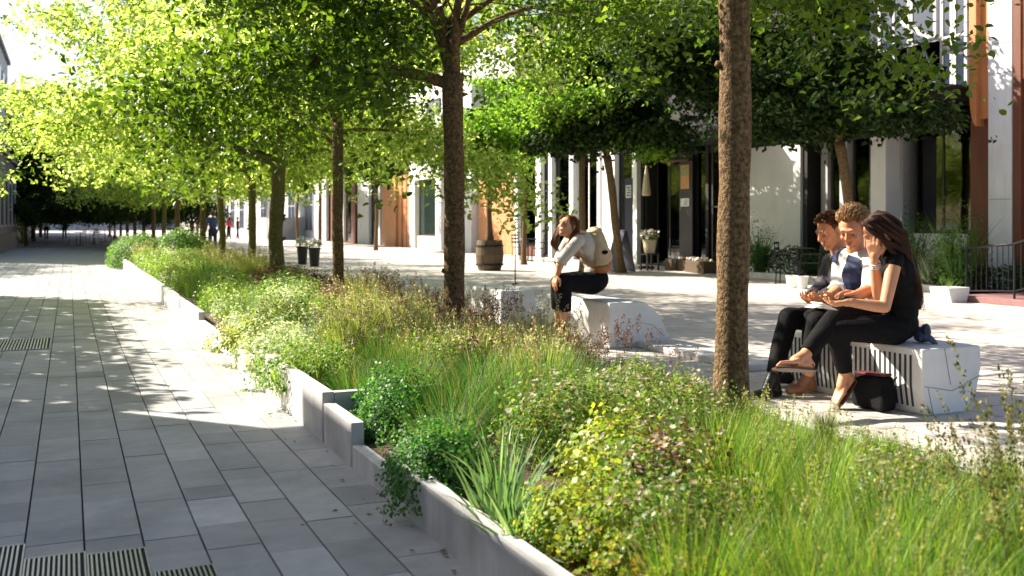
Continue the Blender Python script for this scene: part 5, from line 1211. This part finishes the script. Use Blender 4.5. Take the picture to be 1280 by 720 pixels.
def shade_hedge(s0,s1,t0,t1,h,n,label):
    rs=np.random.RandomState(9); k=n//8
    p=np.stack([rs.uniform(t0,t1,k),rs.uniform(0,s1-s0,k),rs.uniform(.15,h,k)],1)
    V,F,C=leaves_np(p,(.05,.08,.08),8,.15,rs,[(.03,.07,.012),(.05,.10,.015)])
    e=empty('unseen_shade_hedge',ST(s0,0),TH,label,'hedge'); obj('foliage',npmesh('hedge_leaves',V,F,M['leafd'],C),e)
    m=MB(); y=.4
    while y<s1-s0: m.tube([((t0+t1)/2,y,0),((t0+t1)/2,y+.1,h*.8)],[.04,.015],6); y+=.9
    m.build('stems',M['bark'],e)
shade_hedge(11.2,21.9,-3.3,-2.75,4.1,26000,'added unseen hedge left of the path, outside the frame, shaped to dapple the slabs')  # added out of view, leaf density set to throw partial shade on the path
# ================================================================ BENCHES
def bench(name,loc,rz,L,poly,label,stripes=True,creases=()):
    """local x across (0 = the long side facing the path), local y along, origin at the near left corner"""
    e=empty(name,loc,rz,label,'bench')
    n=len(poly); o=MB().prism(poly,0,L,'y').build('body',M['bench'],e,bev=.012)
    if stripes:
        g=MB(); y=.09; zt=max(p[1] for p in poly)
        def px_(z):
            for i in range(n):
                a,b=poly[i],poly[(i+1)%n]
                if min(a[1],b[1])<=z<=max(a[1],b[1]) and a[0]<.2 and b[0]<.2 and abs(a[1]-b[1])>.05:
                    return a[0]+(b[0]-a[0])*(z-a[1])/(b[1]-a[1])
            return 0
        while y<L-.05:
            zs=[.05+(zt-.10)*k/8 for k in range(9)]
            vs=[]
            for z in zs: vs+=[(px_(z)-.002,y,z),(px_(z)-.002,y+.021,z)]
            g.add(vs,[(2*i,2*i+2,2*i+3,2*i+1) for i in range(8)]); y+=.047
        g.build('grooves',M['groove'],e)
    for cr in creases:
        c=MB(); c.tube([(x,-.0015,z) for x,z in cr],.0026,5); c.build('joint_line',M['crease'],e)
    return e
C1=Vector((2.745,6.69,0)); C1s=CS*C1.y-SN*C1.x; C1t=CS*C1.x+SN*C1.y
poly1=[(.03,.0),(.40,.0),(.50,.13),(.545,.30),(.54,.45),(.0,.45),(.0,.2)]
bench('stone_bench',ST(C1s,C1t),TH,1.42,poly1,'pale faceted concrete bench with grooved side under the seated group',True,
      [[(.02,.2),(.27,.155),(.53,.245)],[(.20,.448),(.255,.2)],[(.05,.19),(.10,.0)]])
C2=W(762,0,10.3); C2.z=0; C2s=CS*C2.y-SN*C2.x; C2t=CS*C2.x+SN*C2.y
poly2=[(.03,0),(.62,.0),(.72,.1),(.60,.33),(.42,.47),(.0,.47),(.0,.2)]
bench('stone_bench',ST(C2s,C2t),TH,1.5,poly2,'rounded pale concrete bench under the woman with the backpack',False,[[(.18,0),(.22,.18),(.34,.26),(.52,.22),(.66,.1)]])
C3=W(626,0,12.4); C3.z=0
bench('stone_bench',C3,TH,1.2,[(0,0),(.45,0),(.5,.2),(.45,.45),(0,.45)],'small grey concrete bench half hidden by the grasses left of the seated woman',False)
# raised paving edge behind bench
kb=MB(); kb.box(0,.5,0,2.2,0,.06)
tag(kb.build('paving_step',M['concrete'],bev=.01,loc=ST(C2s-1.9,C2t+.3),rz=TH),'low pale step on the plaza between the two benches','step')
# ================================================================ STREET PROPS
def prop(name,px,t,label,catg,group=None,z=0): return empty(name,tpos(px,t)+Vector((0,0,z)),TH,label,catg,group)
# pole
e=prop('slim_post',644,8.6,'slim black post standing left of the woman with the backpack','post')
MB().tube([(0,0,0),(0,0,1.27)],.012,10).build('pole',M['metal'],e,smooth=True); MB().lathe([(.07,0),(.07,.012),(.03,.02)],16).build('foot_plate',M['metal'],e)
MB().tube([(-.09,0,1.2),(0,0,1.14),(.10,0,1.22)],.008,8).build('top_arm',M['metal'],e)
# black pots with white flowers
for k,(px,lb) in enumerate(((378,'left black pot of white flowers past the slender trunk'),(393,'right black pot of white flowers past the slender trunk'))):
    e=prop('flower_pot',px,6.6,lb,'flower pot','black flower pots on the plaza')
    MB().lathe([(.13,0),(.17,.5),(.185,.52),(.185,.56),(.16,.56),(.15,.5)],18).build('pot',M['dark'],e,smooth=False)
    obj('foliage',mk('pf',dome(300+k,500,.2,.22,.04,[(.05,.12,.03),(.1,.18,.05)])),e,(0,0,.55)); obj('blossoms',mk('pw',flowers(310+k,70,.22,.16,.32,.035,[(.8,.8,.78)]),'petal'),e,(0,0,.55))
# flower stand by the dark shop
e=prop('flower_stand',812,14.4,'cream flower pot with white blooms on a dark stand before the dark shop','planter')
f=MB(); f.box(-.2,.2,-.2,.2,.42,.46)
for sx in (-.17,.17):
    for sy in (-.17,.17): f.box(sx-.02,sx+.02,sy-.02,sy+.02,0,.419)
f.build('stand',M['dark'],e)
MB().lathe([(.14,.461),(.19,.80),(.20,.83),(.17,.83),(.16,.78)],18).build('pot',M['cream'],e)
obj('blossoms',mk('bl',flowers(320,90,.26,.12,.34,.045,[(.8,.78,.72),(.75,.6,.45)]),'petal'),e,(0,0,.8)); obj('foliage',mk('bf',dome(321,500,.24,.25,.05,[(.04,.08,.03)])),e,(0,0,.8))
# navy banner with pale mark
e=prop('fabric_banner',786,14.6,'tall navy fabric banner with a pale square mark, beside a white post','banner')
MB().box(-.01,.01,-.21,.21,.12,2.55).build('cloth',M['navy'],e); MB().tube([(0,.225,0),(0,.225,2.6)],.014,8).build('pole',M['metal'],e); MB().lathe([(.22,0),(.22,.05),(.03,.07)],16,(0,.1)).build('base',M['metal'],e)
mk_=MB(); z0=2.0
mk_.box(-.014,-.0105,-.15,.15,z0,z0+.36); mo=mk_.build('mark',M['palegrey'],e)
m2=MB(); 
for k in range(4): m2.box(-.017,-.0145,-.12+.02*(k%2),.10-.03*(k%3),z0+.05+.075*k,z0+.085+.075*k)
m2.build('mark_lines',M['navy'],mo)
# A-board
e=prop('sandwich_board',776,13.4,'dark navy sandwich board standing open on the plaza edge','sign')
for sg in (-1,1):
    f=MB(); f.prism([(sg*.28,0),(sg*.28+.02*sg,0),(sg*.03,1.1),(sg*.01,1.1)],-.27,.27,'y'); f.build('board',M['navy'],e)
# closed parasol
e=prop('closed_parasol',808,14.9,'closed cream parasol hanging on its pole by the dark shop','parasol')
MB().tube([(0,0,0),(0,0,2.95)],.02,8).build('pole',M['metal'],e); MB().lathe([(.02,2.9),(.05,2.75),(.09,2.45),(.13,2.1),(.10,2.05)],12).build('canopy',M['cream'],e); MB().lathe([(.22,0),(.22,.06),(.03,.09)],16).build('base',M['metal'],e)
# cafe tables and chairs
def cafe_table(px,t,label,group=None,m='metal'):
    e=prop('cafe_table',px,t,label,'table',group)
    MB().lathe([(.32,.72),(.33,.735),(.32,.75)],24).build('table_top',M[m],e); MB().tube([(0,0,.02),(0,0,.719)],.025,10).build('stem',M['metal'],e); MB().lathe([(.22,0),(.21,.02),(.03,.035)],20).build('base',M['metal'],e); return e
def cafe_chair(px,t,ra,label,group=None,m='metal'):
    e=prop('cafe_chair',px,t,label,'chair',group); e.rotation_euler[2]=ra
    MB().box(-.2,.2,-.2,.2,.44,.46).build('seat',M[m],e,bev=.006)
    f=MB(); 
    for sy in (-.18,.18): f.tube([(-.2,sy,.44),(-.23,sy,.85)],.012,6)
    for z in (.6,.72,.84): f.box(-.235,-.215,-.19,.19,z,z+.05)
    f.build('backrest',M[m],e)
    for sx in (-.18,.18):
        for sy in (-.18,.18): MB().tube([(sx*1.1,sy*1.1,0),(sx,sy,.439)],.013,6).build('leg',M['metal'],e)
    f=MB()
    for sy in (-.21,.21): f.tube([(-.2,sy,.64),(.16,sy,.64),(.18,sy,.45)],.011,6)
    f.build('armrests',M[m],e); return e
cafe_table(660,14.2,'dark cafe table outside the clothes shop','cafe furniture by the clothes shop'); cafe_chair(650,14.2,TH+.3,'dark cafe chair left of the table outside the clothes shop'); cafe_chair(672,14.1,TH+2.8,'dark cafe chair right of the table outside the clothes shop')
cafe_chair(984,13.9,TH-.9,'black outdoor chair by the white wall, left of the seated men'); cafe_chair(1012,14.2,TH+2.4,'black outdoor chair just behind the dark haired man'); cafe_table(999,14.3,'black outdoor table between two chairs behind the men')
def far_at(e,s_,t_): e.location=ST(s_,t_,0)
for k,(s_,t_) in enumerate(((62,.6),(66,1.4),(72,2.2))):
    e=cafe_table(300,5,['white table far along the path, nearest of three','white table far along the path, middle one','white table far along the path, farthest one'][k],'white tables at the far end','paper'); far_at(e,s_,t_)
for k,(s_,t_) in enumerate(((60,.2),(61.5,1.5),(67,.7),(71,1.5),(73,2.9))):
    e=cafe_chair(300,5,TH+k*1.3,'pale distant chair among the white tables at the far end of the path','chairs at the far end','paper'); far_at(e,s_,t_)
# pale bowl and small white cups by the kerb
e=prop('planter_bowl',1187,13.2,'low pale square planter bowl by the railing','planter')
MB().prism([(-.17,0),(.17,0),(.24,.24),(-.24,.24)],-.2,.2,'y').build('bowl',M['white'],e,bev=.008)
obj('sprig',mk('sp',blades(340,30,.26,.008,.35,.06,[(.1,.2,.05)])[:3]),e,(0,0,.2))
for px,lb in ((990,'small white bucket on the plaza, left of a pair'),(1003,'small white bucket on the plaza, right of a pair')):
    e=prop('white_bucket',px,13.1,lb,'bucket','pair of white buckets'); MB().lathe([(.09,0),(.12,.24),(.127,.25),(.115,.25),(.09,.03)],18).build('bucket_body',M['paper'],e,smooth=False)
    MB().tube([(0,.12*math.cos(a*PI/8),.24+.10*math.sin(a*PI/8)) for a in range(9)],.004,5).build('handle',M['metal'],e)
# railing
def railing(pts,label,zs,n):
    e=empty('metal_railing',pts[0],0,label,'railing'); o=Vector(pts[0]); f=MB(); 
    P0=Vector((0,0,zs[0])); P1=Vector(pts[1])-o+Vector((0,0,zs[1]))
    f.tube([P0+Vector((0,0,.86)),P1+Vector((0,0,.86))],.022,8); f.build('handrail',M['metal'],e,smooth=True)
    f=MB(); f.tube([P0+Vector((0,0,.12)),P1+Vector((0,0,.12))],.012,6); f.build('bottom_rail',M['metal'],e)
    for k in range(n+1):
        q=P0.lerp(P1,k/n); big=k in (0,n)
        MB().tube([(q.x,q.y,q.z+(0 if big else .12)),(q.x,q.y,q.z+.86)],.02 if big else .009,6).build('post' if big else 'baluster',M['metal'],e)
railing([tuple(tpos(1208,14.2)),tuple(tpos(1268,13.6))],'black metal railing with thin balusters at the right edge',(0.0,.1),9)
railing([tuple(tpos(1268,13.55)),tuple(tpos(1330,13.5))],'second black railing rising out of the frame at right',(0.1,.35),7)
# clothes racks in the shop
for k,(px,m,lb) in enumerate(((662,'redcloth','rail of red garments seen through the shop glass'),(738,'redcloth','rail of dark red garments behind the middle shop window'),(704,'paper','rail of pale garments in the dark shop bay'))):
    e=prop('clothes_rail',px,17.2,lb,'clothes rail'); 
    f=MB(); f.tube([(-.0,-.6,0),(0,-.6,1.5),(0,.6,1.5),(0,.6,0)],.015,6); f.build('rail',M['galv'],e)
    for j in range(9):
        y=-.5+.125*j; zz=.45+.12*((j*7)%3); g=MB(); mm=M[[m,'paper','bluecloth',m][j%4]]
        g.prism([(-.05,1.47),(.05,1.47),(.2,1.36),(.19,zz),(-.19,zz),(-.2,1.36)],y-.025,y+.025,'y'); g.build('garment',mm,e,bev=.008)
# crates of goods by the dark shop door
for k,px in enumerate((846,862,872,880)):
    e=prop('display_crate',px,15.2-.1*k,['low display crate of pale goods right of the door','display crate of pale goods in the middle of the row','display crate of goods, third in the row','display crate of pale goods next to the near trunk'][k],'crate','crates of goods at the dark shop')
    MB().box(-.2,.2,-.28,.28,.0,.3).build('crate',M['barrel'],e,bev=.01); f=MB(); r_=random.Random(k)
    for j in range(14): f.ell((r_.uniform(-.14,.14),r_.uniform(-.22,.22),.31+r_.uniform(0,.05)),(.05,.05,.045),seg=8,rings=6)
    f.build('goods',M[['paper','cream'][k%2]],e,smooth=True)
# ================================================================ CAMERA, SKY, SUN
SUN_AZ=math.radians(-65); SUN_EL=math.radians(38)
w=bpy.data.worlds.new('World'); scene.world=w; w.use_nodes=True
t=w.node_tree; bgn=t.nodes.get('Background'); sky=t.nodes.new('ShaderNodeTexSky'); sky.sky_type='NISHITA'; sky.sun_disc=False
sky.sun_elevation=SUN_EL; sky.sun_rotation=SUN_AZ; sky.dust_density=2.5; sky.air_density=1.0; sky.ozone_density=1.0
t.links.new(sky.outputs[0],bgn.inputs[0]); bgn.inputs[1].default_value=.066
sd=Vector((math.sin(SUN_AZ)*math.cos(SUN_EL),math.cos(SUN_AZ)*math.cos(SUN_EL),math.sin(SUN_EL)))
L=bpy.data.lights.new('sun','SUN'); L.energy=5.0; L.angle=math.radians(.5); L.color=(1,.90,.76)
lo=bpy.data.objects.new('sun',L); COL.objects.link(lo); lo.rotation_euler=sd.to_track_quat('Z','Y').to_euler(); lo.location=(0,0,30)
c=bpy.data.cameras.new('camera'); co=bpy.data.objects.new('camera',c); COL.objects.link(co); co.location=(0,0,HC); co.rotation_euler=(PI/2,0,0)
c.sensor_width=36; c.lens=FP/1280*36; c.shift_y=-82/1280; c.clip_end=3000; c.clip_start=.05
c.dof.use_dof=True; c.dof.focus_distance=6.8; c.dof.aperture_fstop=3.2
scene.camera=co
scene.view_settings.view_transform='Standard'; scene.view_settings.look='None'; scene.view_settings.exposure=1.58; scene.view_settings.gamma=1; scene.view_settings.use_curve_mapping=False
scene.render.film_transparent=False
scene.cycles.max_bounces=7; scene.cycles.transparent_max_bounces=10; scene.cycles.transmission_bounces=5; scene.cycles.diffuse_bounces=4
scene.cycles.use_denoising=True
